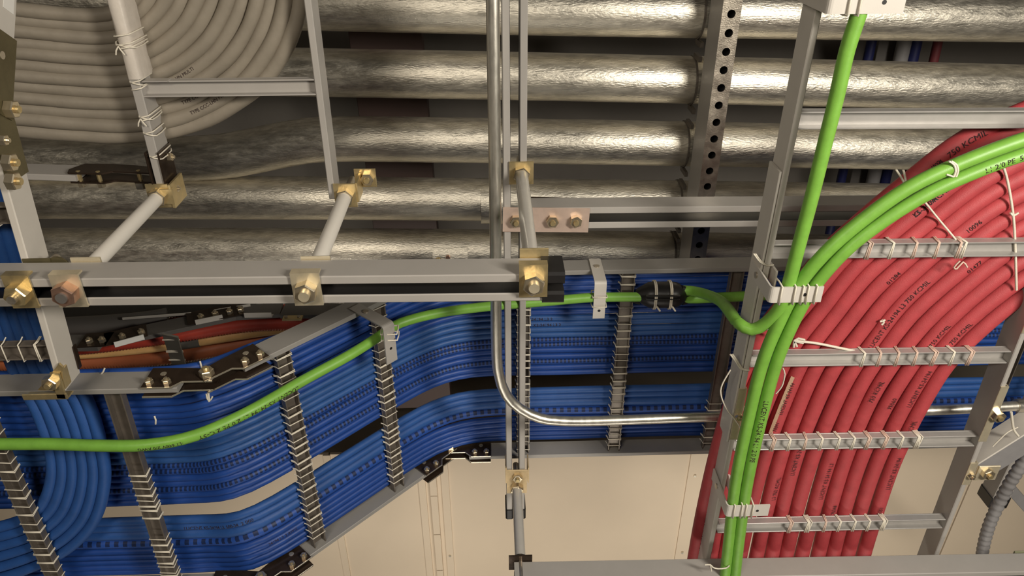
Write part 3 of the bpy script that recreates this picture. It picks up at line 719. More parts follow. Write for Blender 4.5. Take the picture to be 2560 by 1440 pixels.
# ================================================================== FRAMING CHANNELS
ZA, ZS, ZR = 0.925, 1.342, 1.112
A0, A1 = V(-1.25, 0.5310, ZA), V(0.092, 0.5438, ZA)
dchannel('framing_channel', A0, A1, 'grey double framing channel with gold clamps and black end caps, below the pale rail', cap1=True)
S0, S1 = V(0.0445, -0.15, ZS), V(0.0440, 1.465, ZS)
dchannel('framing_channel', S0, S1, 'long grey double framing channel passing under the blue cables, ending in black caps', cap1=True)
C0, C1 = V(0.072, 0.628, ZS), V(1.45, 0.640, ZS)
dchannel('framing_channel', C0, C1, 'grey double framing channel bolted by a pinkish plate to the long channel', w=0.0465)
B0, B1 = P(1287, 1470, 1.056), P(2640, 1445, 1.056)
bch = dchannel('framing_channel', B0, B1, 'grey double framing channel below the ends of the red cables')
for px in (2110, 2570):
    q = P(px, 1462, 1.056); mb = MB(); mb.box(q + Vector((0, 0.004, -0.002)), 0.045, 0.052, 0.004); mb.box(q + Vector((0, -0.022, 0.010)), 0.045, 0.004, 0.022)
    part('clip', mb, 'dark_plate', bch, 'dark metal clip')
q = P(2555, 1389, 1.11); mb = MB(); mb.box(q, 0.044, 0.03, 0.004); part('clip', mb, 'olive_clip', bch, 'olive flat clip')

# hanger rods --------------------------------------------------------------
def hanger(x, y, zbot, ztop, label, sleeve='sleeve_white', nut=NUT_L, plate='pale_zinc', top='gold_zinc', stud='L', wch=0.0455, axis='x', topw=0.040, botclamp=True, z_sl0=None):
    t = thing('hanger_rod', V(x, y, zbot), label, 'rod')
    mb = MB(); mb.tube([V(x, y, zbot - 0.016), V(x, y, (zbot + ztop) / 2), V(x, y, ztop + 0.075)], 0.0072, 12); part('rod', mb, 'strut_steel', t)
    if z_sl0 is None: z_sl0 = zbot + RAILH + 0.006
    mb = MB(); mb.tube([V(x, y, z_sl0), V(x, y, ztop - 0.018)], 0.0122, 18); part('sleeve', mb, sleeve, t)
    if botclamp:
        mb = MB(); L = 0.041; D = wch + 0.008
        prof = [(-D / 2, 0.010), (-D / 2, -0.004), (D / 2, -0.004), (D / 2, 0.004), (D / 2 - 0.003, 0.004), (D / 2 - 0.003, -0.001), (-D / 2 + 0.003, -0.001), (-D / 2 + 0.003, 0.010)]
        prof = [(-a, c) for a, c in prof]
        mb.prism(prof, V(x - L / 2, y, zbot - 0.0004), V(x + L / 2, y, zbot - 0.0004), Vector((0, -1, 0)), Vector((0, 0, 1)))
        part('clamp_plate', mb, plate, t)
        mb = MB(); mb.box(V(x + 0.004, y, zbot + RAILH + 0.0022), 0.043, D - 0.006, 0.0035, 0, 0.001); part('top_plate', mb, plate, t)
        inst('nut', nut, t, V(x, y, zbot - 0.0045), DN, 0.35)
        mb = MB(); mb.cyl(V(x, y, zbot - 0.0045), V(x, y, zbot - 0.026), 0.0078, 18); part('rod_end', mb, 'shadow_grey_box' if nut is NUT_LC else 'pale_zinc', t)
    mb = MB(); mb.box(V(x, y, ztop - 0.0024), topw, 0.046, 0.004, 0, 0.0008); part('upper_plate', mb, top, t)
    inst('nut', NUT_L, t, V(x, y, ztop - 0.0046), DN, 0.25)
    return t
pr1 = P(157, 742, ZA - 0.02); pr2 = P(761, 738, ZA - 0.02); pr3 = P(1335, 717, ZA - 0.02)
h1 = hanger(pr1.x, pr1.y, ZA, ZW, 'white sleeved hanger rod rising from the channel to the plastic-wrapped ladder rail, copper nut below', nut=NUT_LC)
h2 = hanger(pr2.x, pr2.y, ZA, ZW, 'white sleeved hanger rod rising from the channel to the narrow ladder rail, pale nut below', nut=NUT_L)
h3 = hanger(pr3.x, pr3.y, ZA, ZS, 'hanger rod with greyish sleeve between the channel end and the long framing channel', sleeve='sleeve_clear', plate='gold_zinc', topw=0.047)
q4 = P(1292.9, 1236, ZS - 0.03)
h4 = hanger(q4.x, q4.y, 1.056, ZS, 'grey sleeved hanger rod hanging from the capped end of the long channel', sleeve='sleeve_clear', botclamp=False, topw=0.050, z_sl0=1.113, top='gold_dull')
mb = MB(); mb.box(V(q4.x, q4.y, 1.1095), 0.052, 0.046, 0.004); mb.cyl(V(q4.x, q4.y, 1.112), V(q4.x, q4.y, 1.121), 0.019, 14, 0.015); part('foot_plate', mb, 'dark_plate', h4)
# clamp pieces at the tops of the first two rods
mb = MB(); mb.box(V(pr1.x + 0.024, pr1.y, ZW + 0.022), 0.004, 0.046, 0.060); mb.box(V(pr1.x + 0.012, pr1.y - 0.0, ZW - 0.0045), 0.030, 0.030, 0.008); part('side_plate', mb, 'gold_zinc', h1)
mb = MB(); mb.box(V(pr2.x + 0.021, pr2.y - 0.004, ZW + 0.024), 0.004, 0.038, 0.050); mb.box(V(pr2.x + 0.03, pr2.y - 0.012, ZW + 0.052), 0.04, 0.036, 0.004); part('side_plate', mb, 'gold_zinc', h2)
bolt(h2, V(pr2.x + 0.034, pr2.y - 0.012, ZW + 0.050), DN, 'M')
# J-bolt clamp that ties the pale rail to the channel
pj = P(40, 740, ZA - 0.015)
jb = thing('clamp_bolt', V(pj.x, pj.y, ZA), 'yellow gold clamp plate with hex nut beside the copper nut on the channel', 'clamp')
mb = MB(); L, D = 0.037, 0.0535
prof = [(D / 2, 0.010), (D / 2, -0.004), (-D / 2, -0.004), (-D / 2, 0.004), (-D / 2 + 0.003, 0.004), (-D / 2 + 0.003, -0.001), (D / 2 - 0.003, -0.001), (D / 2 - 0.003, 0.010)]
mb.prism(prof, V(pj.x - L / 2, pj.y, ZA - 0.0004), V(pj.x + L / 2, pj.y, ZA - 0.0004), Vector((0, -1, 0)), Vector((0, 0, 1))); part('clamp_plate', mb, 'gold_zinc', jb)
inst('nut', NUT_LG, jb, V(pj.x, pj.y, ZA - 0.0045), DN, 0.1)
mb = MB(); mb.cyl(V(pj.x, pj.y, ZA - 0.028), V(pj.x, pj.y, ZA + 0.10), 0.0066, 10); part('bolt', mb, 'strut_steel', jb)
mb = MB(); mb.box(V(pj.x, pj.y, ZA + RAILH + 0.0022), 0.04, 0.047, 0.0035); mb.cyl(V(pj.x + 0.026, pj.y - 0.006, ZA + 0.0545), V(pj.x + 0.026, pj.y - 0.006, ZA + 0.0580), 0.018, 18); part('upper_plate', mb, 'olive_plate', jb)
# corner clamp joining the pale rail and the blue ladder's near rail
pc = P(128, 955, ZL)
cc = thing('corner_clamp', pc, 'yellow gold corner clamp with hex nut joining the pale rail to the blue ladder rail', 'clamp')
mb = MB(); zt_ = ZL - 0.0005
tri = [P(97, 972, zt_), P(150, 906, zt_), P(160, 915, zt_), P(160, 975, zt_)]
for dz in (-0.004, 0):
    for p in tri: mb.v.append(p + Vector((0, 0, dz)))
mb.face((0, 1, 2, 3)); mb.face((4, 5, 6, 7)); [mb.face((i, (i + 1) % 4, 4 + (i + 1) % 4, 4 + i)) for i in range(4)]
part('plate', mb, 'gold_zinc', cc)
mb = MB(); a, b = Lc1 + Ld * 0.004, Le + Ld * 0.006
mb.bar(a, b + Ld * 0.004, -0.0125, 0.0030, -0.0085, -0.0045); mb.bar(b + Vector((-0.066, 0, 0)), b + Vector((0.004, 0, 0)), -0.006, 0.006, -0.0085, -0.0045)
mb.bar(b + Vector((-0.066, 0, 0)), b + Vector((0.004, 0, 0)), -0.006, -0.003, -0.0045, 0.012)
mb.bar(a, a + Ld * 0.034, 0.0005, 0.0035, -0.0045, 0.016)
part('hook', mb, 'gold_zinc', cc)
bolt(cc, P(130, 952, zt_ - 0.004), DN, 'M', 0.2)

# junction plate between long channel and the bolted channel
pl0, pl1 = P(1257, 548, ZS - 0.002), P(1472, 550, ZS - 0.002)
jp = thing('junction_plate', pl0.lerp(pl1, 0.5), 'pinkish gold flat plate with three hex nuts joining two framing channels', 'plate')
mb = MB(); mb.bar(pl0, pl1, -0.0265, 0.0265, -0.0035, 0.0005, ch=0.0008); part('plate', mb, 'pink_zinc', jp)
for px in (1290, 1381, 1439):
    bolt(jp, P(px, 551, ZS - 0.006), DN, 'M', 0.2 + px)
a = P(1325, 500, ZS + RAILH + 0.006); b = P(1462, 503, ZS + RAILH + 0.006)
mb = MB(); mb.bar(a, b, -0.04, 0.006, 0, 0.004); part('upper_plate', mb, 'dark_plate', jp)
for px in (1378, 1435):
    c = P(px, 503, ZS + 0.045); mb = MB(); mb.box(c + Vector((0, 0.012, 0.004)), 0.034, 0.004, 0.012); mb.box(c + Vector((0, 0.010, -0.016)), 0.034, 0.006, 0.010); part('washer', mb, 'galvanised', jp)
# small clamp on the long channel near its end
kc = P(1293, 1186, ZS)
k4 = thing('clamp_bolt', kc, 'small gold clamp plate with hex nut under the far end of the long channel', 'clamp')
mb = MB(); mb.box(kc + Vector((0, 0, -0.0026)), 0.052, 0.036, 0.004); mb.box(kc + Vector((-0.0275, 0, 0.02)), 0.003, 0.05, 0.05); mb.box(kc + Vector((0.0275, 0, 0.02)), 0.003, 0.05, 0.05); part('plate', mb, 'gold_dull', k4)
bolt(k4, kc + Vector((0, 0.002, -0.0046)), DN, 'M', 0.1)

# horizontal rail with dark splice by the wrapped rail
hr = thing('cross_rail', P(200, 445, ZW + 0.02), 'dull grey cross rail with a dark bolted splice beside the wrapped rail', 'rail')
a, b = P(-120, 436, ZW + 0.02), P(190, 447, ZW + 0.02)
mb = MB(); mb.bar(a, b, -0.006, 0.006, 0, RAILH); part('rail', mb, 'grey_paint', hr)
c, d_ = P(170, 447, ZW + 0.018), P(372, 452, ZW + 0.018)
for o_ in (-0.009, 0.009):
    mb = MB(); prof = [(0.0, 0.004), (0.06, 0.004), (0.075, 0.016), (0.150, 0.012), (0.150, 0.040), (0.10, 0.048), (0.06, 0.052), (0.01, 0.050), (-0.005, 0.02)]
    dd = (d_ - c).normalized(); pts = [c + dd * x + Vector((0, 0, z)) for x, z in prof]; n = len(pts)
    for y in (-0.0014, 0.0014):
        for p in pts: mb.v.append(p + Vector((0, o_ + y, 0)))
    mb.face(tuple(range(n))); mb.face(tuple(range(n, 2 * n))); [mb.face((i, (i + 1) % n, n + (i + 1) % n, n + i)) for i in range(n)]
    sp_ = part('splice_plate', mb, 'dark_plate', hr, 'dark plated splice plate')
for x, z in ((0.015, 0.012), (0.050, 0.012), (0.118, 0.022)):
    p = c + (d_ - c).normalized() * x + Vector((0, 0.011, z)); mb = MB(); mb.cyl(p + Vector((0, -0.022, 0)), p + Vector((0, 0.008, 0)), 0.004, 8); part('stud', mb, 'gold_zinc', sp_)
    inst('nut', NUT_S if x < 0.1 else NUT_M, sp_, p, Vector((0, 1, 0)))

# conduit -------------------------------------------------------------------
ZC = 1.215
cp = [P(1230, -260, ZC), P(1232, 0, ZC), P(1238, 500, ZC), P(1241, 850, ZC), P(1246, 930, ZC), P(1264, 985, ZC), P(1300, 1022, ZC), P(1348, 1045, ZC), P(1400, 1052, ZC), P(1500, 1052, ZC), P(1800, 1041, ZC), P(2300, 1027, ZC), P(2560, 1014, ZC), P(2800, 1006, ZC)]
cp = spline(cp, 0.02)
cd = thing('conduit', P(1241, 850, ZC), 'bright metal conduit bending a right angle in front of the blue cables', 'conduit')
mb = MB(); mb.tube(cp, 0.0108, 20); part('tube', mb, 'bright_conduit', cd)
mb = MB(); q = P(2540, 1014, ZC); mb.cyl(q, q + Vector((0.03, 0, 0)), 0.0145, 18); part('coupling', mb, 'galvanised_coupling', cd)

# ================================================================== RED LADDER
XR1, XR2 = 0.481, 0.953
red = thing('cable_ladder', V(0.72, 0.7, ZR), 'light grey cable ladder carrying the red cables, with gold splice clips', 'cable ladder')
mb = MB(); mb.bar(V(XR1 + 0.004, -0.2, ZR), V(XR1 - 0.008, 1.60, ZR), -0.0105, 0.0, 0, RAILH, ch=0.0014); part('rail', mb, 'pale_paint', red)
r2a, r2b = P(2541, 900, ZR), P(2347, 1389, ZR); r2d = (r2b - r2a) / (r2b.y - r2a.y)
def R2(y): return r2a + r2d * (y - r2a.y)
mb = MB(); mb.bar(R2(-0.2), R2(1.60), -0.0105, 0.0, 0, RAILH, ch=0.0014); part('rail', mb, 'grey_paint', red)
for x, y0, y1 in ((XR1 - 0.0125, 0.445, 1.02),):
    mb = MB(); mb.bar(V(x - 0.002, y0, ZR), V(x - 0.006, y1, ZR), -0.002, 0.002, 0.0, RAILH, ch=0.0008); part('splice_bar', mb, 'pale_paint', red)
RY = [0.365, 0.598, 0.832, 1.044, 1.287]
ry = [0.13] + [q * ZR / 1.12 + 0.0 for q in RY]
for i, y in enumerate(ry):
    a = V(XR1 + 0.0005, y, ZR + 0.006); b = R2(y + 0.004) + Vector((-0.011, 0, 0.006))
    mb = rung_mb(a, b, 0.0285, depth=0.018); part('rung', mb, 'rung_pale', red)
    xsA = {2: [2095, 2175, 2232, 2290, 2345, 2400, 2412], 3: [2160, 2200, 2245, 2290, 2337, 2382, 2427], 4: [1897, 1935, 1975, 2015, 2055, 2098, 2135, 2172, 2215, 2255, 2297], 5: [1978, 2023, 2064, 2100, 2137, 2173, 2210]}.get(i)
    if xsA:
        pyr = [0, 305, 632, 905, 1115, 1322][i]
        lacing(a, b, [min(0.98, max(0.02, (P(px, pyr, ZR).x - a.x) / (b.x - a.x))) for px in xsA], 'pale waxed cord stitched along the %s rung of the red cable ladder' % ['', '', 'bent-cable', 'middle', 'clip-side', 'last'][i], 'lacing on the red ladder', wide=True)
def gold_clip(px, pya, pyb, x, lab):
    a = V(x, P(px, pya, ZR).y, ZR - 0.001); b = V(x, P(px, pyb, ZR).y, ZR - 0.001)
    mb = MB(); mb.bar(a, b, -0.013, 0.0035, -0.003, 0.000); mb.bar(a, b, 0.0008, 0.0035, 0.0, 0.045)
    c = part('splice_clip', mb, 'pale_zinc', red, 'gold splice clip'); m_ = a.lerp(b, 0.5)
    bolt(c, m_ + Vector((0.0035, 0, 0.02)), Vector((1, 0, 0)), 'S'); bolt(c, m_ + Vector((-0.004, 0.002, -0.003)), DN, 'S')
gold_clip(1850, 970, 1095, XR1 - 0.004, '')
gold_clip(2490, 965, 1100, R2(0.95).x, ''); gold_clip(2440, 1155, 1208, R2(1.13).x, ''); gold_clip(2560, 720, 830, R2(0.72).x, '')
bolt(red, P(2492, 1036, ZR - 0.004), DN, 'M', 0.3)
mb = MB(); mb.box(P(2467, 1182, ZR + 0.004), 0.045, 0.040, 0.004); q = part('gusset', mb, 'pale_zinc', red); bolt(q, P(2466, 1180, ZR + 0.002), DN, 'M', 0.5)

p_a = [(1728, 1440), (1752, 1300), (1788, 1140), (1832, 1000), (1902, 840), (1990, 727), (2062, 635), (2140, 562), (2232, 484), (2382, 366), (2490, 308), (2640, 245)]
p_b = [(2146, 1440), (2180, 1310), (2222, 1180), (2262, 1090), (2298, 1022), (2352, 932), (2400, 872), (2450, 822), (2503, 776), (2562, 732), (2630, 690), (2760, 615)]
NRED = 12
for i in range(NRED):
    k = i / (NRED - 1); zz = ZR + 0.024 + 0.0160 + (0.010 if i == 0 else 0)
    pix = [(a[0] + (b[0] - a[0]) * k + math.sin(i * 1.7 + j) * 1.6, a[1] + (b[1] - a[1]) * k) for j, (a, b) in enumerate(zip(p_a, p_b))]
    pp = spline([P(1690 + 418 * k, 1640, zz)] + [P(x, y, zz + (0.012 * min(1, max(0, (y - 950) / 150)) if i == 0 else 0)) for x, y in pix], 0.02)
    mb = MB(); nq = len(pp); mb.tube(pp, 0.0157, 18, rf=lambda q, L: 0.0157 + 0.0013 * max(0, 1 - q / (nq * 0.45)))
    special = {0: 'thick red cable on the outer edge of the bend, crossing outside the ladder rail', 3: 'thick red cable with a pale worn stripe printed along it', 11: 'thick red cable on the inner edge of the bend'}
    o = solo('red_cable', mb, 'red_jacket', special.get(i, '%s thick red cable counted in from the outer edge of the bend' % ORD[i]), 'cable', 'red power cables')
    L = 0; Ls_ = [0]
    for q in range(1, len(pp)): L += (pp[q] - pp[q - 1]).length; Ls_.append(L)
    def at(px, py):
        t = P(px, py, zz); return Ls_[min(range(len(pp)), key=lambda q: (pp[q] - t).length)]
    if i == 0:
        print_on(o, pp, 0.0162, at(2175, 515), 'LUCENT KS-24194', 0.0145, 0.05); print_on(o, pp, 0.0162, at(2318, 405), 'L3   750 KCMIL', 0.0145, 0.1); print_on(o, pp, 0.0162, at(2128, 560), '01095', 0.012, 0.05); print_on(o, pp, 0.0172, at(1738, 1390), 'LUCENT KS-24194 L3 750 KCMIL', 0.0115, -0.3)
    elif i == 3:
        print_on(o, pp, 0.0170, at(1960, 1030), 'LUCENT KS-24194', 0.010, 0.35); print_on(o, pp, 0.0170, at(1945, 1075), '75041', 0.010, 0.3)
        mb = MB(); seg = [q for q in range(len(pp)) if Ls_[q] > at(1935, 1112) and Ls_[q] < at(2000, 915)]
        mb2 = MB()
        for q in seg:
            ti = (pp[min(q + 1, len(pp) - 1)] - pp[q - 1]).normalized(); sd = ti.cross(UZ).normalized(); u = sd.cross(ti)
            for aa in (0.45, 0.85): mb2.v.append(pp[q] + (-u * math.cos(aa) + sd * math.sin(aa)) * 0.0174)
        for n in range(len(seg) - 1): mb2.face((2 * n, 2 * n + 1, 2 * n + 3, 2 * n + 2))
        part('stripe', mb2, 'tan_stripe' if 'tan_stripe' in M else mat('tan_stripe', (0.72, 0.50, 0.34), 0.6) and 'tan_stripe', o, 'pale worn stripe')
    else:
        s = random.Random(i)
        tx = {1: [(2420, 600, 'LUCENT KS-24194')], 2: [(2330, 600, 'KS-24194'), (2310, 560, 'L3  750 KCMIL')], 4: [(2215, 700, '01284'), (1900, 1240, 'L3 750 KCMIL')], 5: [(2395, 560, '10096'), (1965, 1180, 'LUCENT KS-24194 L3')],
              6: [(2190, 880, 'LUCENT KS-24194 L3 750 KCMIL')], 7: [(2040, 1240, 'LUCENT KS-24194 L3'), (2425, 670, '01477')], 8: [(2035, 1280, '75048'), (2190, 1000, '750 KCMIL')], 9: [(2360, 880, 'L3 750 KCMIL'), (2190, 1000, '75060')],
              10: [(2380, 860, '750 KCMIL'), (2235, 1010, 'LUCENT KS-24194')], 11: [(2205, 1215, 'LUCENT KS-24194'), (2192, 1270, '75051'), (2270, 1090, '750 KCMIL')]}.get(i, [])
        for px, py, body in tx: print_on(o, pp, 0.0170 if py > 950 else 0.0162, at(px, py), body, 0.0115, s.uniform(-0.2, 0.45))
# cords across the red cables
def cord(pix, z, label, rad=0.0016, n=1, m='cord_white', extra=()):
    pts = [P(x, y, zz) for (x, y), zz in zip(pix, z if isinstance(z, (list, tuple)) else [z] * len(pix))]
    mb = MB()
    for k in range(n):
        o_ = Vector((rad * 2.2 * k, 0, 0)); mb.tube(spline([p + o_ for p in pts], 0.006), rad, 6)
    for e in extra: mb.tube([P(x, y, z if not isinstance(z, (list, tuple)) else z[0]) for x, y in e], rad * 0.9, 5)
    return solo('tie_cord', mb, m, label, 'cord')
zt = ZR + 0.018
cord([(2262, 462), (2300, 492), (2350, 552), (2406, 618)], zt, 'white cord running from the green cables to the rung, across the red cables', 0.0018)
cord([(2500, 395), (2518, 450), (2533, 540), (2538, 620), (2541, 725)], zt, 'long white cord lying lengthwise over the upper red cables', 0.0022, extra=([(2533, 540), (2546, 532)], [(2533, 540), (2526, 532)]))
cord([(1985, 852), (2040, 858), (2100, 870), (2150, 880)], zt, 'white flat cord with a frayed knot across the red cables', 0.0026, extra=([(1985, 852), (1996, 846), (2012, 850)], [(1985, 852), (1992, 866)], [(1985, 852), (1984, 868)], [(1987, 853), (2008, 858)]))
cord([(1916, 812), (1922, 828), (1932, 838)], zt, 'short white cord loop on the outer red cable', 0.0022)
cord([(2206, 800), (2209, 806), (2204, 812)], zt, 'tiny white cord knot on a red cable', 0.0022, extra=([(2200, 804), (2213, 800)],))
cord([(2240, 424), (2255, 447), (2265, 466), (2262, 440), (2258, 425)], ZR - 0.005, 'frayed white cord ends above the upper green cable', 0.0018)
cord([(2400, 652), (2385, 668), (2392, 672), (2408, 655), (2418, 668)], ZR - 0.002, 'frayed cord ends hanging from the rung', 0.0016, m='cord_tan')
cord([(1826, 886), (1840, 905), (1852, 922), (1868, 926)], ZR - 0.004, 'white cord tied around the outer ladder rail', 0.0018, 2)
cord([(1826, 925), (1806, 960), (1802, 985), (1815, 1020), (1838, 1050), (1858, 1080)], ZR - 0.012, 'thin white cord dangling in a loop beside the outer rail', 0.0014)
cord([(1957, 920), (1962, 935), (1955, 965), (1940, 984)], ZR - 0.012, 'thin white cord curl hanging beside the green cables', 0.0014)

# ================================================================== GREEN CABLES
ZG = 1.062; GR = 0.0113
g_a = [(1800, 1520), (1812, 1440), (1822, 1350), (1838, 1210), (1868, 1060), (1905, 910), (1950, 800), (1995, 715), (2060, 635), (2150, 555), (2270, 470), (2400, 408), (2560, 348), (2700, 310)]
g_b = [(1828, 1520), (1838, 1440), (1848, 1350), (1868, 1210), (1900, 1060), (1940, 910), (1985, 802), (2036, 715), (2110, 630), (2190, 565), (2300, 494), (2420, 437), (2560, 385), (2700, 350)]
gl = [0]
for g, lb, txt in ((g_a, 'bright green cable of the pair along the red cables, outer one', ()), (g_b, 'bright green cable of the pair along the red cables, inner printed one', (1,))):
    gz = [ZG if y > 700 else ZG - 0.006 for x, y in g]
    pp = spline([P(x, y, z) for (x, y), z in zip(g, gz)], 0.018); mb = MB(); mb.tube(pp, GR, 16)
    o = solo('green_cable', mb, 'green_jacket', lb, 'cable', 'green ground cables')
    rp = pp[::-1]; Ls_ = [0]
    for q in range(1, len(rp)): Ls_.append(Ls_[-1] + (rp[q] - rp[q - 1]).length)
    if txt:
        t = P(1915, 985, ZG); print_on(o, rp, GR, Ls_[min(range(len(rp)), key=lambda q: (rp[q] - t).length)], 'LUCENT KS-24194 L1 2/0 PE', 0.0125, -0.3)
        fp = pp; Lf = [0]
        for q in range(1, len(fp)): Lf.append(Lf[-1] + (fp[q] - fp[q - 1]).length)
        t = P(2455, 420, ZG); print_on(o, fp, GR, Lf[min(range(len(fp)), key=lambda q: (fp[q] - t).length)], 'L1 2/0 PE  54', 0.0115, 0.1)
# riser from the upper bracket, looping back to the black coupling
gc = [(2168, -60, ZG), (2150, 25, ZG), (2118, 125, ZG), (2092, 240, ZG), (2062, 360, ZG), (2030, 490, ZG), (1998, 610, ZG), (1972, 708, ZG), (1952, 765, ZG), (1918, 805, 1.072), (1880, 824, 1.082), (1846, 808, 1.10), (1822, 776, 1.16), (1800, 752, 1.24), (1765, 736, 1.33), (1728, 727, 1.375), (1690, 726, 1.383)]
pp = spline([P(*q) for q in gc], 0.014); mb = MB(); mb.tube(pp, GR * 0.98, 16)
solo('green_cable', mb, 'green_jacket', 'green cable dropping past the outer rail and hooking back to the black coupling', 'cable', 'green ground cables')
gd = [(1690, 745, 1.383), (1740, 746, 1.383), (1830, 742, 1.385), (1920, 738, 1.388), (2050, 735, 1.39), (2300, 740, 1.39)]
pp = spline([P(*q) for q in gd], 0.02); mb = MB(); mb.tube(pp, GR, 16)
solo('green_cable', mb, 'green_jacket', 'green cable running straight from the black coupling behind the red cables', 'cable', 'green ground cables')
ge = [(-160, 1108, 0.872), (0, 1110, 0.872), (130, 1110, 0.872), (250, 1114, 0.872), (370, 1112, 0.872), (490, 1088, 0.870), (620, 1030, 0.865), (760, 950, 0.862), (870, 890, 0.856), (945, 843, 0.850), (1000, 808, 0.846), (1100, 782, 0.842), (1230, 765, 0.838), (1360, 754, 0.836), (1480, 744, 0.834), (1610, 742, 0.834)]
pp = spline([PY(*q) for q in ge], 0.018); mb = MB(); mb.tube(pp, 0.0105, 16)
o = solo('green_cable', mb, 'green_jacket', 'long printed green cable sweeping under the blue cables to the black coupling', 'cable', 'green ground cables')
Ls_ = [0]
for q in range(1, len(pp)): Ls_.append(Ls_[-1] + (pp[q] - pp[q - 1]).length)
rp = pp[::-1]; LT = Ls_[-1]
t = PY(735, 968, 0.862); s0 = LT - Ls_[min(range(len(pp)), key=lambda q: (pp[q] - t).length)]
print_on(o, rp, 0.0105, s0, 'LUCENT KS-24194 L1 2/0 PE 2/C-5Y', 0.0125, 0.15)
t = PY(455, 1098, 0.871); s0 = LT - Ls_[min(range(len(pp)), key=lambda q: (pp[q] - t).length)]
print_on(o, rp, 0.0105, s0, '-L1 600V 2/0 AWG', 0.0090, 0.1)
# black coupling with ties
cpl = thing('cable_coupling', P(1650, 738, 1.378), 'black oval cable coupling tied with two white cords, green cables entering', 'coupling')
pts = [P(x, 737, 1.380) for x in (1590, 1600, 1612, 1622, 1640, 1660, 1680, 1694, 1704, 1712)]; rr = [0.012, 0.018, 0.024, 0.0285, 0.0295, 0.0295, 0.0295, 0.027, 0.021, 0.014]
mb = MB(); mb.tube(pts, 0.03, 22, rf=lambda i, L: rr[i]); part('shell', mb, 'black_cap', cpl)
for dy in (-0.004, 0.004):
    a, b = P(1615, 744, 1.350), P(1700, 744, 1.350); mb = MB(); mb.bar(a + Vector((0, dy, 0)), b + Vector((0, dy, 0)), -0.0012, 0.0012, -0.002, 0.004); part('rib', mb, 'black_cap', cpl)
for sx, n in ((1630, 2), (1668, 2)):
    c = P(sx, 737, 1.380)
    for k in range(n):
        pts = [c + Vector((0.004 * math.sin(a * 0.5) + k * 0.0035, math.sin(a) * 0.0312, -math.cos(a) * 0.0312)) for a in [2 * math.pi * q / 20 for q in range(21)]]
        mb = MB(); mb.tube(pts, 0.0017, 5, up=Vector((1, 0, 0.01))); part('tie', mb, 'cord_white', cpl)
    q = c + Vector((0.006, 0.012, -0.0300)); mb = MB(); mb.tube([q, q + Vector((0.008, 0.012, 0.001))], 0.0021, 6); part('tail', mb, 'cord_white', cpl)
# jagged heat-shrink fingers at both ends
for x0, x1, yy_, in ((1598, 1580, 745), (1706, 1724, 730), (1706, 1726, 746)):
    for q in (-1, 0, 1):
        a = P(x0, yy_ + q * 8, 1.378); b = P(x1, yy_ + q * 10, 1.378); mb = MB(); mb.cyl(a, b, 0.0085, 8, 0.001); part('shrink_finger', mb, 'black_cap', cpl)

# bracket arms --------------------------------------------------------------
def arm(name, face_top, knee, leg_end, w, label, m='pale_paint', hole=None):
    """bent flat arm: one leg down a rail face, then a level leg to leg_end"""
    t = thing(name, face_top, label, 'bracket'); th = 0.003
    dv = (face_top - knee).normalized(); lv = leg_end - knee; n = lv.normalized(); wd = dv.cross(n).normalized()
    r = 0.006; prof = [face_top, knee + dv * r]
    for k in range(1, 5):
        a = math.pi / 2 * k / 4; prof.append(knee + dv * (r * (1 - math.sin(a))) + n * (r * (1 - math.cos(a))))
    prof.append(leg_end); mb = MB(); nn = len(prof)
    for i, p in enumerate(prof):
        tn = (prof[min(i + 1, nn - 1)] - prof[max(i - 1, 0)]).normalized(); nb = tn.cross(wd).normalized()
        for s_ in (-w / 2, w / 2):
            for o_ in (-th / 2, th / 2): mb.v.append(p + wd * s_ + nb * o_)
    for i in range(nn - 1):
        o_ = i * 4; q = o_ + 4
        for a, c in ((0, 1), (1, 3), (3, 2), (2, 0)): mb.face((o_ + a, o_ + c, q + c, q + a))
    mb.face((0, 1, 3, 2)); e = (nn - 1) * 4; mb.face((e, e + 1, e + 3, e + 2))
    part('arm', mb, m, t)
    q = face_top.lerp(knee, 0.35)
    mb = MB(); mb.cyl(q - n * 0.004, q + n * 0.004, 0.006, 12); part('screw', mb, 'strut_steel', t)
    if hole is not None:
        q = knee + lv * hole - dv * (th / 2 + 0.0003); mb = MB(); mb.cyl(q, q + dv * 0.0004, 0.0032, 12); part('hole', mb, 'black_cap', t)
    return t, knee, n
def arm_ties(knee, n, ks, w, label, grp, rad=0.0016, h=0.027):
    wd = Vector((-n.y, n.x, 0))
    t = thing('tie_cord', knee + n * 0.03, label, 'cord', grp)
    for k in ks:
        c = knee + n * k
        pts = [c + wd * a + Vector((0, 0, z)) for a, z in ((-w / 2 - 0.002, h), (-w / 2 - 0.003, h * 0.5), (-w / 2 - 0.002, -0.004), (0, -0.0042), (w / 2 + 0.002, -0.004), (w / 2 + 0.003, h * 0.5), (w / 2 + 0.002, h))]
        mb = MB(); mb.tube(pts, rad, 5, up=n + Vector((0, 0, 0.01))); part('strand', mb, 'cord_white', t)
        mb = MB(); mb.tube([pts[0], c + Vector((0, 0, h + 0.001)), pts[-1]], rad, 5, up=n + Vector((0, 0, 0.01))); part('strand', mb, 'cord_white', t)
    return t
YG = YN - 0.0075
# on the blue ladder's level rail
k1 = PY(1502, 706, YG); f1 = Vector((k1.x, YG, ZB1 + 0.048 + CZ)); e1 = P(1500, 795, k1.z - CZ); e1.x = k1.x
t1, k1, n1 = arm('bracket_arm', f1, k1, e1, 0.026, 'light grey bent bracket arm on the level blue ladder rail, tied to the green cable', hole=0.78)
arm_ties(k1, n1, (0.036, 0.060), 0.026, 'white cord tying the green cable to the bracket arm by the channel end caps', 'ties on bracket arms')
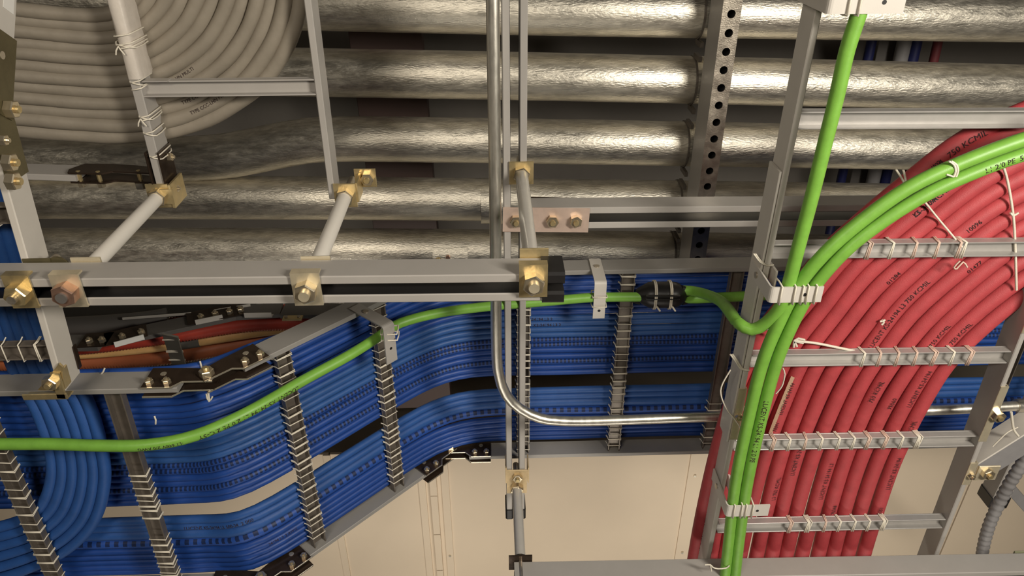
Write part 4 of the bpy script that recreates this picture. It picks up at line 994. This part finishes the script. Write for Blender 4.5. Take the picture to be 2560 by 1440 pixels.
# on the ramp
f2 = PY(886, 766, YG); k2 = PY(970, 812, YG); e2 = P(976, 905, k2.z - CZ); e2.x = k2.x
t2, k2, n2 = arm('bracket_arm', f2, k2, e2, 0.027, 'grey bent bracket arm hanging from the sloping blue ladder rail', m='grey_paint', hole=0.62)
arm_ties(k2, n2, (0.020, 0.034), 0.027, 'white cord tying the green cable to the bracket arm under the ramp', 'ties on bracket arms')
# on the red ladder's outer rail
XA = XR1 - 0.0190
kz = ZR - 0.062
for xk, yk, lb, hole, ks, xe in ((1946, 737, 'light grey bent bracket arm with three green cables tied to it beside the red bend', 0.66, (0.19, 0.45, 0.60, 0.70, 0.86), 0.088),
                             (1800, 1278, 'light grey bent bracket arm under the pair of green cables near the channel', 0.72, (0.16, 0.34, 0.44, 0.60), 0.086),
                             (2108, 6, 'uppermost light grey bracket arm, where a green cable starts', 0.72, (0.26, 0.40), 0.105)):
    k3 = P(xk, yk, kz); k3.x = XA; f3 = k3 + Vector((0, 0, 0.105))
    t3, k3, n3 = arm('bracket_arm', f3, k3, k3 + Vector((xe, 0, 0)), 0.030, lb, hole=hole)
    arm_ties(k3, n3, [k * xe for k in ks], 0.030, 'white cord tying green cables to %s' % {737: 'the bracket arm beside the red bend', 1278: 'the lower bracket arm near the channel', 6: 'the uppermost bracket arm'}[yk], 'ties on bracket arms')
    mb = MB(); mb.box(Vector((XR1 + 0.008, k3.y, ZR + 0.014 + CZ)), 0.004, 0.030, 0.046); part('back_tab', mb, 'pale_paint', t3)
cord([(1884, 634), (1900, 655), (1918, 664), (1930, 662)], ZR - 0.002, 'white cord wrapped on the outer rail above the bracket arm', 0.0014, 2)
cord([(1762, 1412), (1776, 1412), (1782, 1418), (1795, 1422), (1815, 1420), (1823, 1414)], ZG - GR - 0.0015, 'white cord tying the pair of green cables below the channel edge', 0.0016, extra=([(1776, 1412), (1779, 1428)],))
cord([(2372, 403), (2385, 412), (2389, 428), (2384, 442)], ZG - GR - 0.006, 'white cord round the green pair above the red bend', 0.0017, 2, extra=([(2384, 442), (2366, 436)],))

# ================================================================== LOWER RIGHT: second long channel, box, flexible conduit
q = P(2497, 1262, ZS)
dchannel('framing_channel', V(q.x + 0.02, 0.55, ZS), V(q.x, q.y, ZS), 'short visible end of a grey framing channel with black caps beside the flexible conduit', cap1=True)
a, b = P(2458, 1178, 1.17), P(2660, 1052, 1.17)
mb = MB(); mb.bar(a, b, -0.030, 0.030, 0, 0.05, ch=0.004)
tb = thing('device_box', a.lerp(b, 0.5), 'slanted grey metal trough beside the red ladder rail, flexible conduit below it', 'box')
part('body', mb, 'flex_grey', tb); mb = MB(); mb.bar(a, b, 0.030, 0.034, -0.004, 0.05); part('lip', mb, 'pale_paint', tb)
fl = spline([P(x, y, z) for x, y, z in ((2575, 1130, 1.22), (2545, 1175, 1.22), (2515, 1225, 1.22), (2478, 1300, 1.22), (2460, 1360, 1.22), (2452, 1420, 1.22), (2452, 1500, 1.22))], 0.0042)
mb = MB(); mb.tube(fl, 0.0140, 14, rf=lambda i, L: 0.0140 * (1.0 if i % 4 < 2 else 0.87)); solo('flexible_conduit', mb, 'flex_grey', 'grey ribbed flexible conduit curving down behind the channel', 'conduit')
a, b = P(2520, 1215, 1.42), P(2640, 1350, 1.42)
mb = MB(); mb.bar(a, b, -0.014, 0.014, 0, 0.03); solo('brace_bar', mb, 'flex_grey', 'plain grey brace bar slanting away behind the flexible conduit', 'bar')
cord([(2528, 1030), (2531, 1055), (2535, 1075), (2546, 1090)], 1.16, 'thick white wire curl beside the slanted trough', 0.0026)
cord([(2482, 1116), (2500, 1098), (2520, 1080), (2545, 1068)], 1.16, 'thin white wire strand across the slanted trough', 0.0014)
